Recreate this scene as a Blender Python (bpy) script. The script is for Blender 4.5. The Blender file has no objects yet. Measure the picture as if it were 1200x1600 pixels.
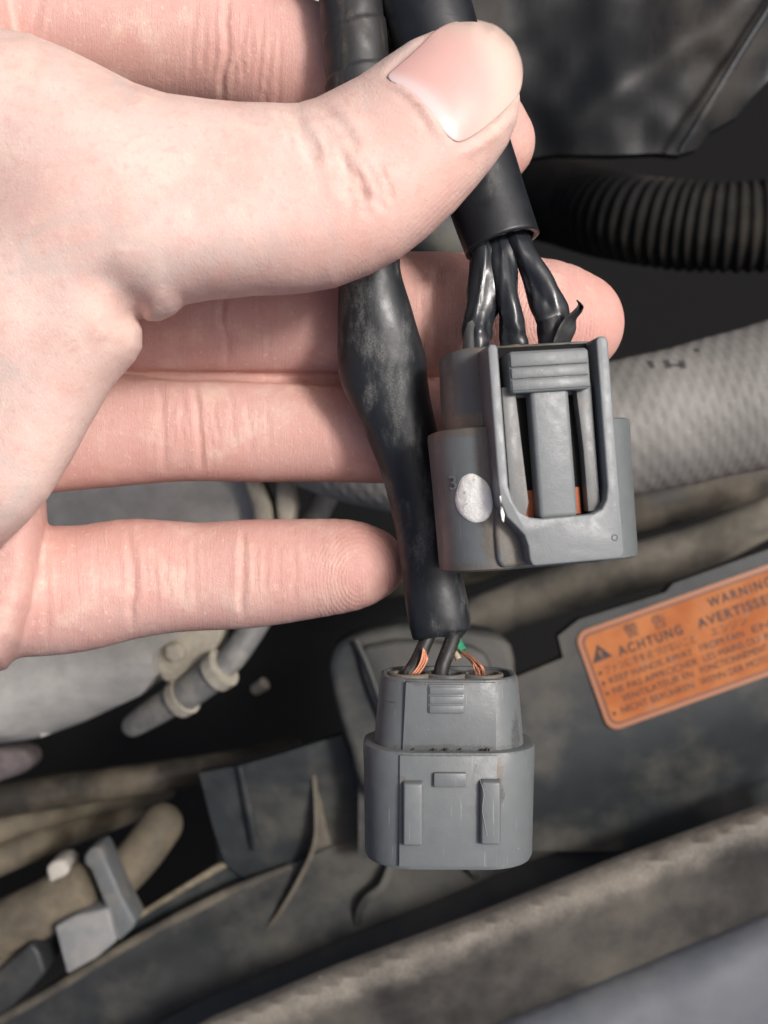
import bpy, bmesh, math, random
import numpy as np
from mathutils import Vector, Matrix, noise as mnoise

random.seed(7)
rng = np.random.default_rng(7)
sc = bpy.context.scene
C = sc.collection
MM = 0.001
D = 140.0            # camera height above the z=0 plane, millimetres
S0 = 0.083           # millimetres per photo pixel on the z=0 plane

# ------------------------------------------------------------------ camera
cam_d = bpy.data.cameras.new('camera')
cam = bpy.data.objects.new('camera', cam_d)
C.objects.link(cam)
cam.location = (0, 0, D*MM)
cam_d.sensor_fit = 'VERTICAL'
cam_d.sensor_height = 36.0
cam_d.sensor_width = 27.0
cam_d.lens = 36.0*D/(1600*S0)
cam_d.clip_start = 0.005
cam_d.clip_end = 50
cam_d.dof.use_dof = True
cam_d.dof.focus_distance = (D-3)*MM
cam_d.dof.aperture_fstop = 30.0
sc.camera = cam

# ------------------------------------------------------------------ sky and sun
SUN = Vector((0.50, 0.20, 0.84)).normalized()
world = bpy.data.worlds.new('World'); sc.world = world
world.use_nodes = True
wn = world.node_tree.nodes
sky = wn.new('ShaderNodeTexSky'); sky.sky_type = 'NISHITA'; sky.sun_disc = False
sky.sun_elevation = math.asin(SUN.z)
sky.sun_rotation = math.atan2(SUN.x, SUN.y)
sky.air_density = 0.45; sky.dust_density = 6.0; sky.ozone_density = 0.3
wn['Background'].inputs['Strength'].default_value = 0.115
world.node_tree.links.new(sky.outputs[0], wn['Background'].inputs['Color'])
sun_d = bpy.data.lights.new('sun', 'SUN'); sun_d.energy = 2.5; sun_d.angle = math.radians(11)
sun_d.color = (1.0, 0.975, 0.95)
sun = bpy.data.objects.new('sun', sun_d); C.objects.link(sun)
sun.rotation_euler = (-SUN).to_track_quat('-Z', 'Y').to_euler()
sc.view_settings.view_transform = 'Standard'
sc.view_settings.look = 'None'
sc.view_settings.exposure = 0.20
sc.view_settings.gamma = 1.0
sc.view_settings.use_curve_mapping = False
sc.render.engine = 'CYCLES'
sc.cycles.use_denoising = True
sc.cycles.max_bounces = 8

# ------------------------------------------------------------------ helpers
def P(px, py, z=0.0):
    """point in metres for a place in the photograph at height z (mm)"""
    k = S0*(D-z)/D
    return Vector(((px-600)*k*MM, (800-py)*k*MM, z*MM))

def K(z):
    return S0*(D-z)/D*MM     # metres per photo pixel at height z

def tag(o, label=None, cat=None, group=None, kind=None):
    if label: o['label'] = label
    if cat: o['category'] = cat
    if group: o['group'] = group
    if kind: o['kind'] = kind
    return o

def empty(name, loc=(0, 0, 0), mat=None):
    o = bpy.data.objects.new(name, None); C.objects.link(o)
    o.empty_display_size = 0.01
    if mat is not None: o.matrix_world = mat
    else: o.location = loc
    return o

def link(name, me, material, parent=None, smooth=True):
    o = bpy.data.objects.new(name, me); C.objects.link(o)
    if material: me.materials.append(material)
    if smooth:
        me.polygons.foreach_set('use_smooth', [True]*len(me.polygons))
    if parent is not None:
        o.parent = parent
        if parent.type == 'MESH' or parent.get('world_child'):
            o.matrix_parent_inverse = Matrix.Identity(4)
    return o

def from_bm(name, bm, material, parent=None, smooth=True, angle=35):
    bmesh.ops.recalc_face_normals(bm, faces=bm.faces[:])
    me = bpy.data.meshes.new(name); 
    if smooth:
        for e in bm.edges:
            if len(e.link_faces) == 2 and e.calc_face_angle(0) > math.radians(angle): e.smooth = False
    bm.to_mesh(me); bm.free()
    return link(name, me, material, parent, smooth)

def catmull(pts, n):
    pts = np.array(pts, float)
    p = np.vstack([2*pts[0]-pts[1], pts, 2*pts[-1]-pts[-2]])
    m = len(pts)-1
    out = []
    for i in range(n):
        t = i/(n-1)*m
        k = min(int(t), m-1); f = t-k
        p0, p1, p2, p3 = p[k], p[k+1], p[k+2], p[k+3]
        out.append(0.5*((2*p1)+(-p0+p2)*f+(2*p0-5*p1+4*p2-p3)*f*f+(-p0+3*p1-3*p2+p3)*f**3))
    return np.array(out)

def sweep(path, n=60, nc=24, cap=True, mod=None, flat=1.0, twist=0.0, round_end=0):
    """tube through (px,py,z,half width px[,flatness]); mod(t, ang, r)-> r"""
    path = [tuple(q)+(flat,) if len(q) == 4 else q for q in path]
    q = catmull(path, n)
    pts = [P(a, b, z) for a, b, z, r, f in q]
    rad = [r*K(z) for a, b, z, r, f in q]
    fl = [f for a, b, z, r, f in q]
    bm = bmesh.new(); rings = []
    L = [0.0]
    for i in range(1, n): L.append(L[-1]+(pts[i]-pts[i-1]).length)
    for i in range(n):
        T = (pts[min(i+1, n-1)]-pts[max(i-1, 0)]).normalized()
        side = T.cross(Vector((0, 0, 1)))
        side = side.normalized() if side.length > 1e-6 else Vector((1, 0, 0))
        up = side.cross(T).normalized()
        R = rad[i]
        if round_end:
            e = min(L[i], L[-1]-L[i])/(rad[i]*round_end)
            if e < 1: R *= math.sqrt(max(0.02, 1-(1-e)**2))
        ring = []
        for j in range(nc):
            a = 2*math.pi*j/nc
            r = R if mod is None else mod(L[i]/MM, a, R/MM)*MM
            ring.append(bm.verts.new(pts[i]+side*(math.cos(a)*r)+up*(math.sin(a)*r*fl[i])))
        rings.append(ring)
    for i in range(n-1):
        for j in range(nc):
            bm.faces.new((rings[i][j], rings[i][(j+1) % nc], rings[i+1][(j+1) % nc], rings[i+1][j]))
    if cap:
        bm.faces.new(rings[0]); bm.faces.new(rings[-1])
    return bm

def bevel(bm, w, seg=2, angle=25):
    if w <= 0: return bm
    es = [e for e in bm.edges if len(e.link_faces) == 2 and e.calc_face_angle(0) > math.radians(angle)]
    bmesh.ops.bevel(bm, geom=es, offset=w, segments=seg, affect='EDGES', profile=0.5, clamp_overlap=True)
    return bm

def prism_pts(front, back, bev=0, seg=2):
    bm = bmesh.new()
    f = [bm.verts.new(p) for p in front]; b = [bm.verts.new(p) for p in back]
    n = len(f)
    bm.faces.new(f); bm.faces.new(b[::-1])
    for i in range(n):
        bm.faces.new((f[i], b[i], b[(i+1) % n], f[(i+1) % n]))
    bmesh.ops.recalc_face_normals(bm, faces=bm.faces[:])
    return bevel(bm, bev, seg)

def slab(poly, z, thick, bev=1.0, seg=3):
    """plate with outline poly [(px,py) or (px,py,z)] and thickness mm, standing where the photo shows it"""
    fr = [P(q[0], q[1], q[2] if len(q) > 2 else z) for q in poly]
    bk = [p-Vector((0, 0, thick*MM)) for p in fr]
    return prism_pts(fr, bk, bev*MM, seg)

def smooth_poly(poly, n=6, closed=True):
    pts = np.array(poly, float); m = len(pts); out = []
    for k in range(m):
        p0, p1, p2, p3 = pts[k-1], pts[k], pts[(k+1) % m], pts[(k+2) % m]
        for i in range(n):
            f = i/n
            out.append(tuple(0.5*((2*p1)+(-p0+p2)*f+(2*p0-5*p1+4*p2-p3)*f*f+(-p0+3*p1-3*p2+p3)*f**3)))
    return out

# local (millimetre) builders for the connectors
def lbox(x0, x1, y0, y1, z0, z1, bev=0.15, seg=2, taper=0):
    fr = [Vector((x0+taper, y0+taper, z1)), Vector((x1-taper, y0+taper, z1)), Vector((x1-taper, y1-taper, z1)), Vector((x0+taper, y1-taper, z1))]
    bk = [Vector((x0, y0, z0)), Vector((x1, y0, z0)), Vector((x1, y1, z0)), Vector((x0, y1, z0))]
    return prism_pts([p*MM for p in fr], [p*MM for p in bk], bev*MM, seg)

def lprism(poly, z0, z1, bev=0.15, seg=2):
    return prism_pts([Vector((x, y, z1))*MM for x, y in poly], [Vector((x, y, z0))*MM for x, y in poly], bev*MM, seg)

def rrect(hw, hd, r, n=8):
    out = []
    for cx, cz, a0 in ((hw-r, hd-r, 0), (-(hw-r), hd-r, 90), (-(hw-r), -(hd-r), 180), (hw-r, -(hd-r), 270)):
        for i in range(n+1):
            a = math.radians(a0+90*i/n)
            out.append((cx+r*math.cos(a), cz+r*math.sin(a)))
    return out

def lshell(secs, cap0=True, cap1=True, n=8):
    """secs: (y, half width, half depth, corner radius) in mm"""
    bm = bmesh.new(); rings = []
    for y, hw, hd, r in secs:
        rings.append([bm.verts.new(Vector((x, y, z))*MM) for x, z in rrect(hw, hd, r, n)])
    m = len(rings[0])
    for a, b in zip(rings, rings[1:]):
        for j in range(m):
            bm.faces.new((a[j], a[(j+1) % m], b[(j+1) % m], b[j]))
    if cap0: bm.faces.new(rings[0])
    if cap1: bm.faces.new(rings[-1])
    return bm

def ltube(x, z, y0, y1, r0, r1, n=28):
    """upright open ring, outer radius r0, inner r1"""
    bm = bmesh.new(); prof = [(r0, y0), (r0, y1-0.12), (r0-0.12, y1), (r1+0.1, y1), (r1, y1-0.1), (r1, y0)]
    rings = [[bm.verts.new(Vector((x+r*math.cos(2*math.pi*j/n), y, z+r*math.sin(2*math.pi*j/n)))*MM) for j in range(n)] for r, y in prof]
    for a, b in zip(rings, rings[1:]):
        for j in range(n): bm.faces.new((a[j], a[(j+1) % n], b[(j+1) % n], b[j]))
    return bm

def lsweep(pts, r, nc=10, n=24, radii=None):
    q = catmull(pts, n); bm = bmesh.new(); rings = []
    for i in range(n):
        T = Vector(q[min(i+1, n-1)]-q[max(i-1, 0)]).normalized()
        s = T.cross(Vector((0, 0.3, 1))).normalized(); u = s.cross(T)
        rr = r if radii is None else float(np.interp(i/(n-1), np.linspace(0, 1, len(radii)), radii))
        rings.append([bm.verts.new((Vector(q[i])+s*(rr*math.cos(2*math.pi*j/nc))+u*(rr*math.sin(2*math.pi*j/nc)))*MM) for j in range(nc)])
    for a, b in zip(rings, rings[1:]):
        for j in range(nc): bm.faces.new((a[j], a[(j+1) % nc], b[(j+1) % nc], b[j]))
    bm.faces.new(rings[0]); bm.faces.new(rings[-1])
    return bm

# ------------------------------------------------------------------ materials
class NT:
    def __init__(s, name):
        s.m = bpy.data.materials.new(name); s.m.use_nodes = True
        s.t = s.m.node_tree; s.n = s.t.nodes; s.b = s.n['Principled BSDF']
        tc = s.n.new('ShaderNodeTexCoord'); s.tc = tc
        mp = s.n.new('ShaderNodeMapping'); mp.inputs['Scale'].default_value = (1000, 1000, 1000)
        s.t.links.new(tc.outputs['Object'], mp.inputs['Vector']); s.co = mp.outputs[0]
    def l(s, a, b): s.t.links.new(a, b)
    def noise(s, scale, detail=4, rough=0.55, co=None, dist=0):
        n = s.n.new('ShaderNodeTexNoise'); n.inputs['Scale'].default_value = scale
        n.inputs['Detail'].default_value = detail; n.inputs['Roughness'].default_value = rough
        n.inputs['Distortion'].default_value = dist
        s.l(co or s.co, n.inputs['Vector']); return n.outputs['Fac']
    def voro(s, scale, feature='DISTANCE_TO_EDGE', co=None):
        n = s.n.new('ShaderNodeTexVoronoi'); n.feature = feature; n.inputs['Scale'].default_value = scale
        s.l(co or s.co, n.inputs['Vector']); return n.outputs['Distance']
    def mapc(s, scale, rot=(0, 0, 0), co=None):
        mp = s.n.new('ShaderNodeMapping'); mp.inputs['Scale'].default_value = scale; mp.inputs['Rotation'].default_value = rot
        s.l(co or s.co, mp.inputs['Vector']); return mp.outputs[0]
    def ramp(s, fac, p0, p1, v0=0.0, v1=1.0):
        n = s.n.new('ShaderNodeMapRange'); n.inputs['From Min'].default_value = p0; n.inputs['From Max'].default_value = p1
        n.inputs['To Min'].default_value = v0; n.inputs['To Max'].default_value = v1; n.interpolation_type = 'SMOOTHSTEP'
        s.l(fac, n.inputs['Value']); return n.outputs[0]
    def math(s, op, a, b=None):
        n = s.n.new('ShaderNodeMath'); n.operation = op
        for i, v in enumerate((a, b)):
            if v is None: continue
            if isinstance(v, (int, float)): n.inputs[i].default_value = v
            else: s.l(v, n.inputs[i])
        return n.outputs[0]
    def mix(s, fac, a, b):
        n = s.n.new('ShaderNodeMix'); n.data_type = 'RGBA'
        for k, v in ((0, fac), (6, a), (7, b)):
            if isinstance(v, (int, float)): n.inputs[k].default_value = v
            elif isinstance(v, tuple): n.inputs[k].default_value = v+(1,) if len(v) == 3 else v
            else: s.l(v, n.inputs[k])
        return n.outputs[2]
    def attr(s, name):
        n = s.n.new('ShaderNodeAttribute'); n.attribute_name = name; return n.outputs['Fac']
    def sep(s, v):
        n = s.n.new('ShaderNodeSeparateXYZ'); s.l(v, n.inputs[0]); return n.outputs
    def bump(s, h, strength, dist, prev=None):
        n = s.n.new('ShaderNodeBump'); n.inputs['Strength'].default_value = strength; n.inputs['Distance'].default_value = dist*MM
        s.l(h, n.inputs['Height'])
        if prev is not None: s.l(prev, n.inputs['Normal'])
        return n.outputs[0]
    def out(s, col=None, rough=None, nor=None, **kw):
        for v, k in ((col, 'Base Color'), (rough, 'Roughness'), (nor, 'Normal')):
            if v is None: continue
            if isinstance(v, tuple): s.b.inputs[k].default_value = v+(1,)
            elif isinstance(v, (int, float)): s.b.inputs[k].default_value = v
            else: s.l(v, s.b.inputs[k])
        for k, v in kw.items(): s.b.inputs[k.replace('_', ' ')].default_value = v
        return s.m

def dusty(name, base, dust, amount=0.5, scale=0.12, rough=0.55, bump=0.25, grain=3.0, speck=0.35, stretch=None, metal=0.0, lip=None, spec=0.35):
    """plastic, rubber or metal with a patchy film of settled dust"""
    t = NT(name); co = t.co if stretch is None else t.mapc(*stretch)
    big = t.noise(scale, 5, 0.6, co)
    fine = t.noise(grain, 3, 0.7)
    f = t.ramp(big, 0.62-amount*0.45, 0.92-amount*0.45)
    f2 = t.math('MULTIPLY', f, t.ramp(fine, 0.3, 0.7, 1-speck, 1.0))
    if lip:                                   # a line of thicker dust caught along an edge
        x, y, _ = t.sep(t.co); x0, y0, a, b, w = lip
        dd = t.math('ADD', t.math('MULTIPLY', t.math('SUBTRACT', x, x0), a), t.math('MULTIPLY', t.math('SUBTRACT', y, y0), b))
        dd = t.math('ADD', dd, t.math('MULTIPLY', t.math('SUBTRACT', t.noise(0.15, 4), 0.5), w*0.9))
        lm = t.math('MULTIPLY', t.ramp(dd, 0.0, w, 1.0, 0.0), t.ramp(fine, 0.25, 0.65, 0.35, 1.0))
        lipmask = lm
    var = t.mix(t.noise(scale*4, 4), tuple(c*0.75 for c in base), tuple(min(1, c*1.25) for c in base))
    col = t.mix(f2, var, dust)
    if lip: col = t.mix(lipmask, col, (0.27, 0.245, 0.205))
    r = t.math('ADD', t.math('MULTIPLY', f2, 0.3), rough)
    nb = t.bump(fine, bump, 0.15)
    nb = t.bump(big, 0.3, 0.8, nb)
    return t.out(col, r, nb, Metallic=metal, Specular_IOR_Level=spec)

TAN = (0.30, 0.25, 0.18)
M = {}
M['pit'] = NT('deep_shadowed_metal').out((0.012, 0.012, 0.012), 0.9, None, Specular_IOR_Level=0.0)  # near-black colour stands in for the shade deep in the bay
M['cover'] = dusty('black_rubber_cover', (0.0055, 0.0065, 0.0075), (0.042, 0.036, 0.028), 0.40, 0.055, 0.5, 0.2, 1.2, 0.5, ((1.0, 0.28, 1.0), (0, 0, math.radians(-42))))
M['cover_seam'] = dusty('black_rubber_seam', (0.02, 0.022, 0.025), (0.09, 0.085, 0.075), 0.4, 0.1, 0.45)
M['corrugated'] = dusty('black_corrugated_plastic', (0.010, 0.010, 0.010), (0.036, 0.032, 0.026), 0.50, 0.05, 0.7, spec=0.15)
M['shroud'] = dusty('black_shroud_plastic', (0.024, 0.028, 0.030), (0.085, 0.080, 0.067), 0.42, 0.04, 0.45, 0.2, 1.5, 0.3)
M['shroud_dust'] = dusty('dusty_shroud_plastic', (0.022, 0.024, 0.025), (0.076, 0.072, 0.061), 0.45, 0.04, 0.5, 0.25, 1.2, 0.35)
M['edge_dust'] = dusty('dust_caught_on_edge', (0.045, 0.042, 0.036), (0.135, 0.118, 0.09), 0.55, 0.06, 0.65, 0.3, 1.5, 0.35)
M['bumper'] = dusty('dusty_bumper_plastic', (0.020, 0.019, 0.018), (0.100, 0.091, 0.076), 0.52, 0.028, 0.6, 0.25, 2.2, 0.3, lip=(21.7, -91.4, 0.36, -0.933, 10.0))
M['panel'] = dusty('smooth_blue_grey_panel', (0.115, 0.124, 0.138), (0.16, 0.162, 0.165), 0.40, 0.03, 0.4, 0.12, 3.0, 0.4)
M['cast'] = dusty('cast_aluminium', (0.40, 0.39, 0.355), (0.52, 0.505, 0.46), 0.55, 0.07, 0.6, 0.4, 1.3, 0.5)
M['beige'] = dusty('corroded_bracket', (0.33, 0.30, 0.24), (0.45, 0.42, 0.34), 0.5, 0.15, 0.6, 0.4, 1.2, 0.4)
M['zinc'] = dusty('dull_zinc', (0.15, 0.15, 0.146), (0.27, 0.255, 0.22), 0.5, 0.14, 0.5, 0.3, 1.5, 0.5)
M['tanhose'] = dusty('dusty_tan_rubber', (0.075, 0.064, 0.047), (0.17, 0.142, 0.10), 0.58, 0.05, 0.7, 0.3, 1.2, 0.4)
M['darkhose'] = dusty('dusty_dark_rubber', (0.03, 0.027, 0.022), (0.13, 0.11, 0.08), 0.45, 0.06, 0.55, 0.2, 1.5, 0.25)
M['greyclip'] = dusty('grey_clip_plastic', (0.10, 0.108, 0.112), (0.15, 0.142, 0.125), 0.5, 0.12, 0.5, 0.2)
M['pale'] = dusty('pale_plastic', (0.36, 0.34, 0.31), (0.40, 0.37, 0.32), 0.5, 0.2, 0.5)
M['mauve'] = dusty('dusty_mauve_metal', (0.085, 0.07, 0.074), (0.15, 0.125, 0.118), 0.5, 0.2, 0.6)
M['ink'] = NT('black_print').out((0.03, 0.018, 0.014), 0.6)

def tube_mat(name, base, rough, scuff, scuff_col, scale=0.25, stretch=(1, 0.35, 1), bump=0.15):
    t = NT(name)
    st = t.noise(scale, 6, 0.65, t.mapc(stretch))
    fine = t.noise(5.0, 3, 0.7)
    f = t.math('MULTIPLY', t.ramp(st, 0.66-scuff*0.3, 0.80-scuff*0.25), t.ramp(fine, 0.35, 0.6, 0.15, 0.8))
    col = t.mix(f, base, scuff_col)
    r = t.math('ADD', t.math('MULTIPLY', f, 0.25), t.ramp(t.noise(0.4, 3), 0.3, 0.7, rough-0.06, rough+0.08))
    nb = t.bump(fine, bump, 0.06)
    nb = t.bump(t.noise(0.35, 4), 0.12, 0.5, nb)
    return t.out(col, r, nb)
M['sleeve'] = tube_mat('black_heat_shrink', (0.014, 0.017, 0.020), 0.42, 0.58, (0.15, 0.15, 0.145))
M['sleeve_clean'] = tube_mat('black_vinyl_tube', (0.011, 0.013, 0.016), 0.40, 0.15, (0.09, 0.085, 0.08))
M['tape'] = tube_mat('black_cloth_tape', (0.020, 0.020, 0.021), 0.5, 0.35, (0.09, 0.075, 0.055), 0.3)
M['gloss_tape'] = tube_mat('glossy_electrical_tape', (0.018, 0.021, 0.025), 0.30, 0.1, (0.1, 0.1, 0.1), 0.4, (1, 1, 1), 0.05)
M['matt_tape'] = tube_mat('matt_tape_back', (0.030, 0.031, 0.032), 0.6, 0.3, (0.08, 0.08, 0.08), 0.8, (1, 1, 1), 0.4)
M['wire'] = tube_mat('black_wire_insulation', (0.018, 0.018, 0.018), 0.5, 0.45, (0.11, 0.10, 0.09), 0.8)
M['green'] = NT('green_insulation').out((0.03, 0.24, 0.13), 0.45)
M['cream'] = NT('cream_insulation').out((0.45, 0.36, 0.24), 0.5)
t = NT('copper_strand'); M['copper'] = t.out(t.mix(t.noise(2.0), (0.40, 0.16, 0.09), (0.58, 0.28, 0.18)), 0.5, None, Metallic=0.75)

def plastic(name, base, dust_amt=0.25, dust=(0.20, 0.165, 0.12), rough=0.42, grain_amt=0.3, stains=()):
    t = NT(name)
    blot = t.noise(0.22, 5, 0.6)
    fine = t.noise(4.0, 4, 0.75)
    spk = t.noise(1.6, 2, 0.5)
    f = t.ramp(blot, 0.80-dust_amt*0.55, 1.0-dust_amt*0.5)
    f = t.math('MULTIPLY', f, t.ramp(fine, 0.40, 0.62, 0.25, 1.0))
    col = t.mix(t.noise(0.5, 4), tuple(c*0.88 for c in base), tuple(c*1.1 for c in base))
    col = t.mix(f, col, dust)
    # tiny dark chips and pale specks
    col = t.mix(t.ramp(spk, 0.74, 0.80), col, (0.03, 0.028, 0.026))
    col = t.mix(t.ramp(t.noise(2.3, 2, 0.5, t.mapc((1, 1, 1), (1, 2, 3))), 0.75, 0.80), col, (0.42, 0.42, 0.40))
    scr = t.noise(1.2, 3, 0.6, t.mapc((3.0, 0.10, 3.0), (0.2, 0.1, 0.3)))
    col = t.mix(t.math('MULTIPLY', t.ramp(scr, 0.66, 0.74), 0.45), col, (0.38, 0.39, 0.4))
    for sx, sy, rx, ry, sc_, amt in stains:      # dirt that sits in one place (mm in the connector's own frame)
        x, y, _ = t.sep(t.co)
        q1 = t.math('DIVIDE', t.math('SUBTRACT', x, sx), rx); q2 = t.math('DIVIDE', t.math('SUBTRACT', y, sy), ry)
        dd = t.math('SQRT', t.math('ADD', t.math('MULTIPLY', q1, q1), t.math('MULTIPLY', q2, q2)))
        dd = t.math('ADD', dd, t.math('MULTIPLY', t.math('SUBTRACT', t.noise(0.7, 5, 0.7), 0.5), 1.6))
        mk_ = t.math('MULTIPLY', t.ramp(dd, 0.55, 1.1, amt, 0.0), t.ramp(fine, 0.36, 0.60, 0.35, 1.0))
        col = t.mix(mk_, col, sc_)
    r = t.math('ADD', t.math('MULTIPLY', f, 0.3), t.ramp(t.noise(0.7, 3), 0.3, 0.7, rough-0.05, rough+0.08))
    nb = t.bump(fine, grain_amt, 0.05)
    nb = t.bump(t.noise(0.5, 3), 0.2, 0.25, nb)
    return t.out(col, r, nb)
GREY = (0.135, 0.147, 0.150)
BROWN = (0.13, 0.10, 0.07); SOOT = (0.035, 0.032, 0.03)
M['grey'] = plastic('grey_connector_plastic', GREY, 0.18)
M['grey_one'] = plastic('grey_upper_hood', GREY, 0.24, stains=((-7.6, -4, 1.4, 12, BROWN, 0.85), (-9, 3.5, 6, 0.8, BROWN, 0.8), (-10, -13, 5, 0.8, BROWN, 0.6)))
M['grey_one_rear'] = plastic('grey_upper_rear_shell', (0.12, 0.126, 0.128), 0.35, stains=((-6.4, 9, 1.7, 7, BROWN, 0.9), (-8, 4.6, 6, 1.3, (0.20, 0.16, 0.11), 0.9), (-10.5, 9, 0.6, 5, (0.25, 0.22, 0.17), 0.7)))
M['grey_two'] = plastic('grey_lower_hood', GREY, 0.14, stains=((5.9, 1.2, 0.6, 2.6, BROWN, 0.8), (6.2, -1.5, 0.5, 1.4, SOOT, 0.7), (0, 3.6, 9, 0.35, SOOT, 0.55), (-6.4, 0.6, 0.8, 0.35, BROWN, 0.7)))
M['grey_two_rear'] = plastic('grey_lower_rear_shell', (0.128, 0.139, 0.142), 0.12, stains=((8.3, 5, 0.7, 3.5, SOOT, 0.6), (0, 12.3, 9, 0.5, SOOT, 0.45), (-7.6, 9.5, 0.9, 0.12, SOOT, 0.8), (0, 4.0, 9, 0.5, SOOT, 0.5)))
M['grey_dirty'] = plastic('grey_connector_plastic_dirty', (0.115, 0.118, 0.118), 0.78)
M['grey_clean'] = plastic('grey_connector_plastic_clean', (0.165, 0.178, 0.183), 0.16)
M['grey_speck'] = plastic('grey_connector_plastic_sandy', (0.145, 0.15, 0.15), 0.62, (0.25, 0.225, 0.185))
M['grime'] = plastic('brown_grime', (0.09, 0.075, 0.055), 0.6, (0.19, 0.15, 0.10), 0.8, 0.9)
M['orange'] = NT('orange_seal').out((0.33, 0.075, 0.02), 0.6)
M['dark_in'] = NT('slot_shade_and_plug_black').out((0.012, 0.012, 0.012), 0.8, None, Specular_IOR_Level=0.1)  # black of the rubber plugs; in the latch slots it stands in for shade
t = NT('white_paint')
pn = t.noise(0.9, 5, 0.65)
M['white'] = t.out(t.mix(t.ramp(pn, 0.58, 0.68), (0.86, 0.85, 0.80), (0.45, 0.40, 0.32)), 0.4, t.bump(pn, 0.7, 0.35))

# --- skin
t = NT('skin')
tint = t.attr('tint'); red = t.attr('red'); fu = t.attr('fu'); fv = t.attr('fv'); ridge = t.attr('ridge'); rmask = t.attr('rmask')
cx = t.n.new('ShaderNodeCombineXYZ'); t.l(fu, cx.inputs[0]); t.l(fv, cx.inputs[1])
fuv = cx.outputs[0]
base = t.mix(tint, (0.72, 0.53, 0.465), (0.625, 0.385, 0.338))
blot = t.noise(0.11, 5, 0.6)
base = t.mix(t.ramp(blot, 0.38, 0.68, 0, 0.45), base, (0.60, 0.325, 0.27))
base = t.mix(t.ramp(t.noise(0.22, 4, 0.6, t.mapc((1, 1, 1), (0.4, 1, 2))), 0.48, 0.72, 0, 0.45), base, (0.76, 0.60, 0.49))
base = t.mix(t.ramp(t.noise(0.9, 4, 0.65), 0.50, 0.72, 0, 0.35), base, (0.58, 0.32, 0.265))
base = t.mix(t.ramp(t.noise(1.5, 3, 0.6, t.mapc((1, 1, 1), (2, 1, 0.4))), 0.60, 0.72, 0, 0.35), base, (0.80, 0.66, 0.57))
vein = t.math('ABSOLUTE', t.math('SUBTRACT', t.noise(0.045, 2, 0.4, None, 0.8), 0.5))
base = t.mix(t.math('MULTIPLY', t.ramp(vein, 0.0, 0.035, 0.28, 0.0), t.math('SUBTRACT', 1.0, tint)), base, (0.50, 0.47, 0.43))
base = t.mix(t.math('MULTIPLY', red, 0.7), base, (0.57, 0.25, 0.20))
wr = t.noise(1.0, 4, 0.6, t.mapc((2.8, 0.26, 1), co=fuv), 1.0)          # fine lines across the finger
wr2 = t.noise(1.0, 3, 0.6, t.mapc((0.35, 1.8, 1), co=fuv), 0.4)
cells = t.voro(2.0, co=t.mapc((1.6, 0.75, 1), (0, 0, 0.5), co=fuv))
pale = t.math('MULTIPLY', t.ramp(wr, 0.63, 0.69, 0, 0.20), tint)
base = t.mix(pale, base, (0.80, 0.58, 0.48))
sine = t.math('MULTIPLY', t.math('SINE', t.math('MULTIPLY', ridge, 2*math.pi/0.52)), rmask)
wmask = t.math('ADD', t.math('MULTIPLY', tint, 0.8), 0.2)
hgt = t.math('MULTIPLY', t.ramp(wr, 0.35, 0.68), wmask)
nb = t.bump(hgt, 0.22, 0.13)
nb = t.bump(wr2, 0.18, 0.12, nb)
nb = t.bump(t.ramp(cells, 0.0, 0.18), 0.25, 0.08, nb)
nb = t.bump(sine, 0.28, 0.05, nb)
nb = t.bump(t.noise(0.45, 4, 0.6), 0.18, 0.5, nb)
rg = t.ramp(t.noise(0.5, 4), 0.3, 0.7, 0.46, 0.62)
M['skin'] = t.out(base, rg, nb, Subsurface_Weight=0.12, Subsurface_Scale=0.0018, Specular_IOR_Level=0.36)
t.b.inputs['Subsurface Radius'].default_value = (1.0, 0.36, 0.2)
t = NT('nail_plate')
lun = t.attr('lunula'); edge = t.attr('edge')
nc_ = t.mix(t.noise(0.25, 3), (0.62, 0.36, 0.325), (0.68, 0.42, 0.37))
nc_ = t.mix(t.math('MULTIPLY', lun, 0.8), nc_, (0.74, 0.60, 0.58))
nc_ = t.mix(edge, nc_, (0.70, 0.53, 0.45))
nr = t.noise(1.0, 2, 0.5, t.mapc((0.2, 3.0, 0.2), (0, 0, math.radians(-42))))
M['nail'] = t.out(nc_, 0.42, t.bump(nr, 0.10, 0.1), Subsurface_Weight=0.2, Subsurface_Scale=0.0015, Specular_IOR_Level=0.5)
t.b.inputs['Subsurface Radius'].default_value = (1.0, 0.4, 0.25)

# ================================================================== the engine bay (setting)
def place_label_free(): pass
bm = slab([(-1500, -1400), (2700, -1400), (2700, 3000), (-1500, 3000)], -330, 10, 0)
tag(from_bm('engine_bay_floor', bm, M['pit'], None, False), kind='structure')

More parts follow.
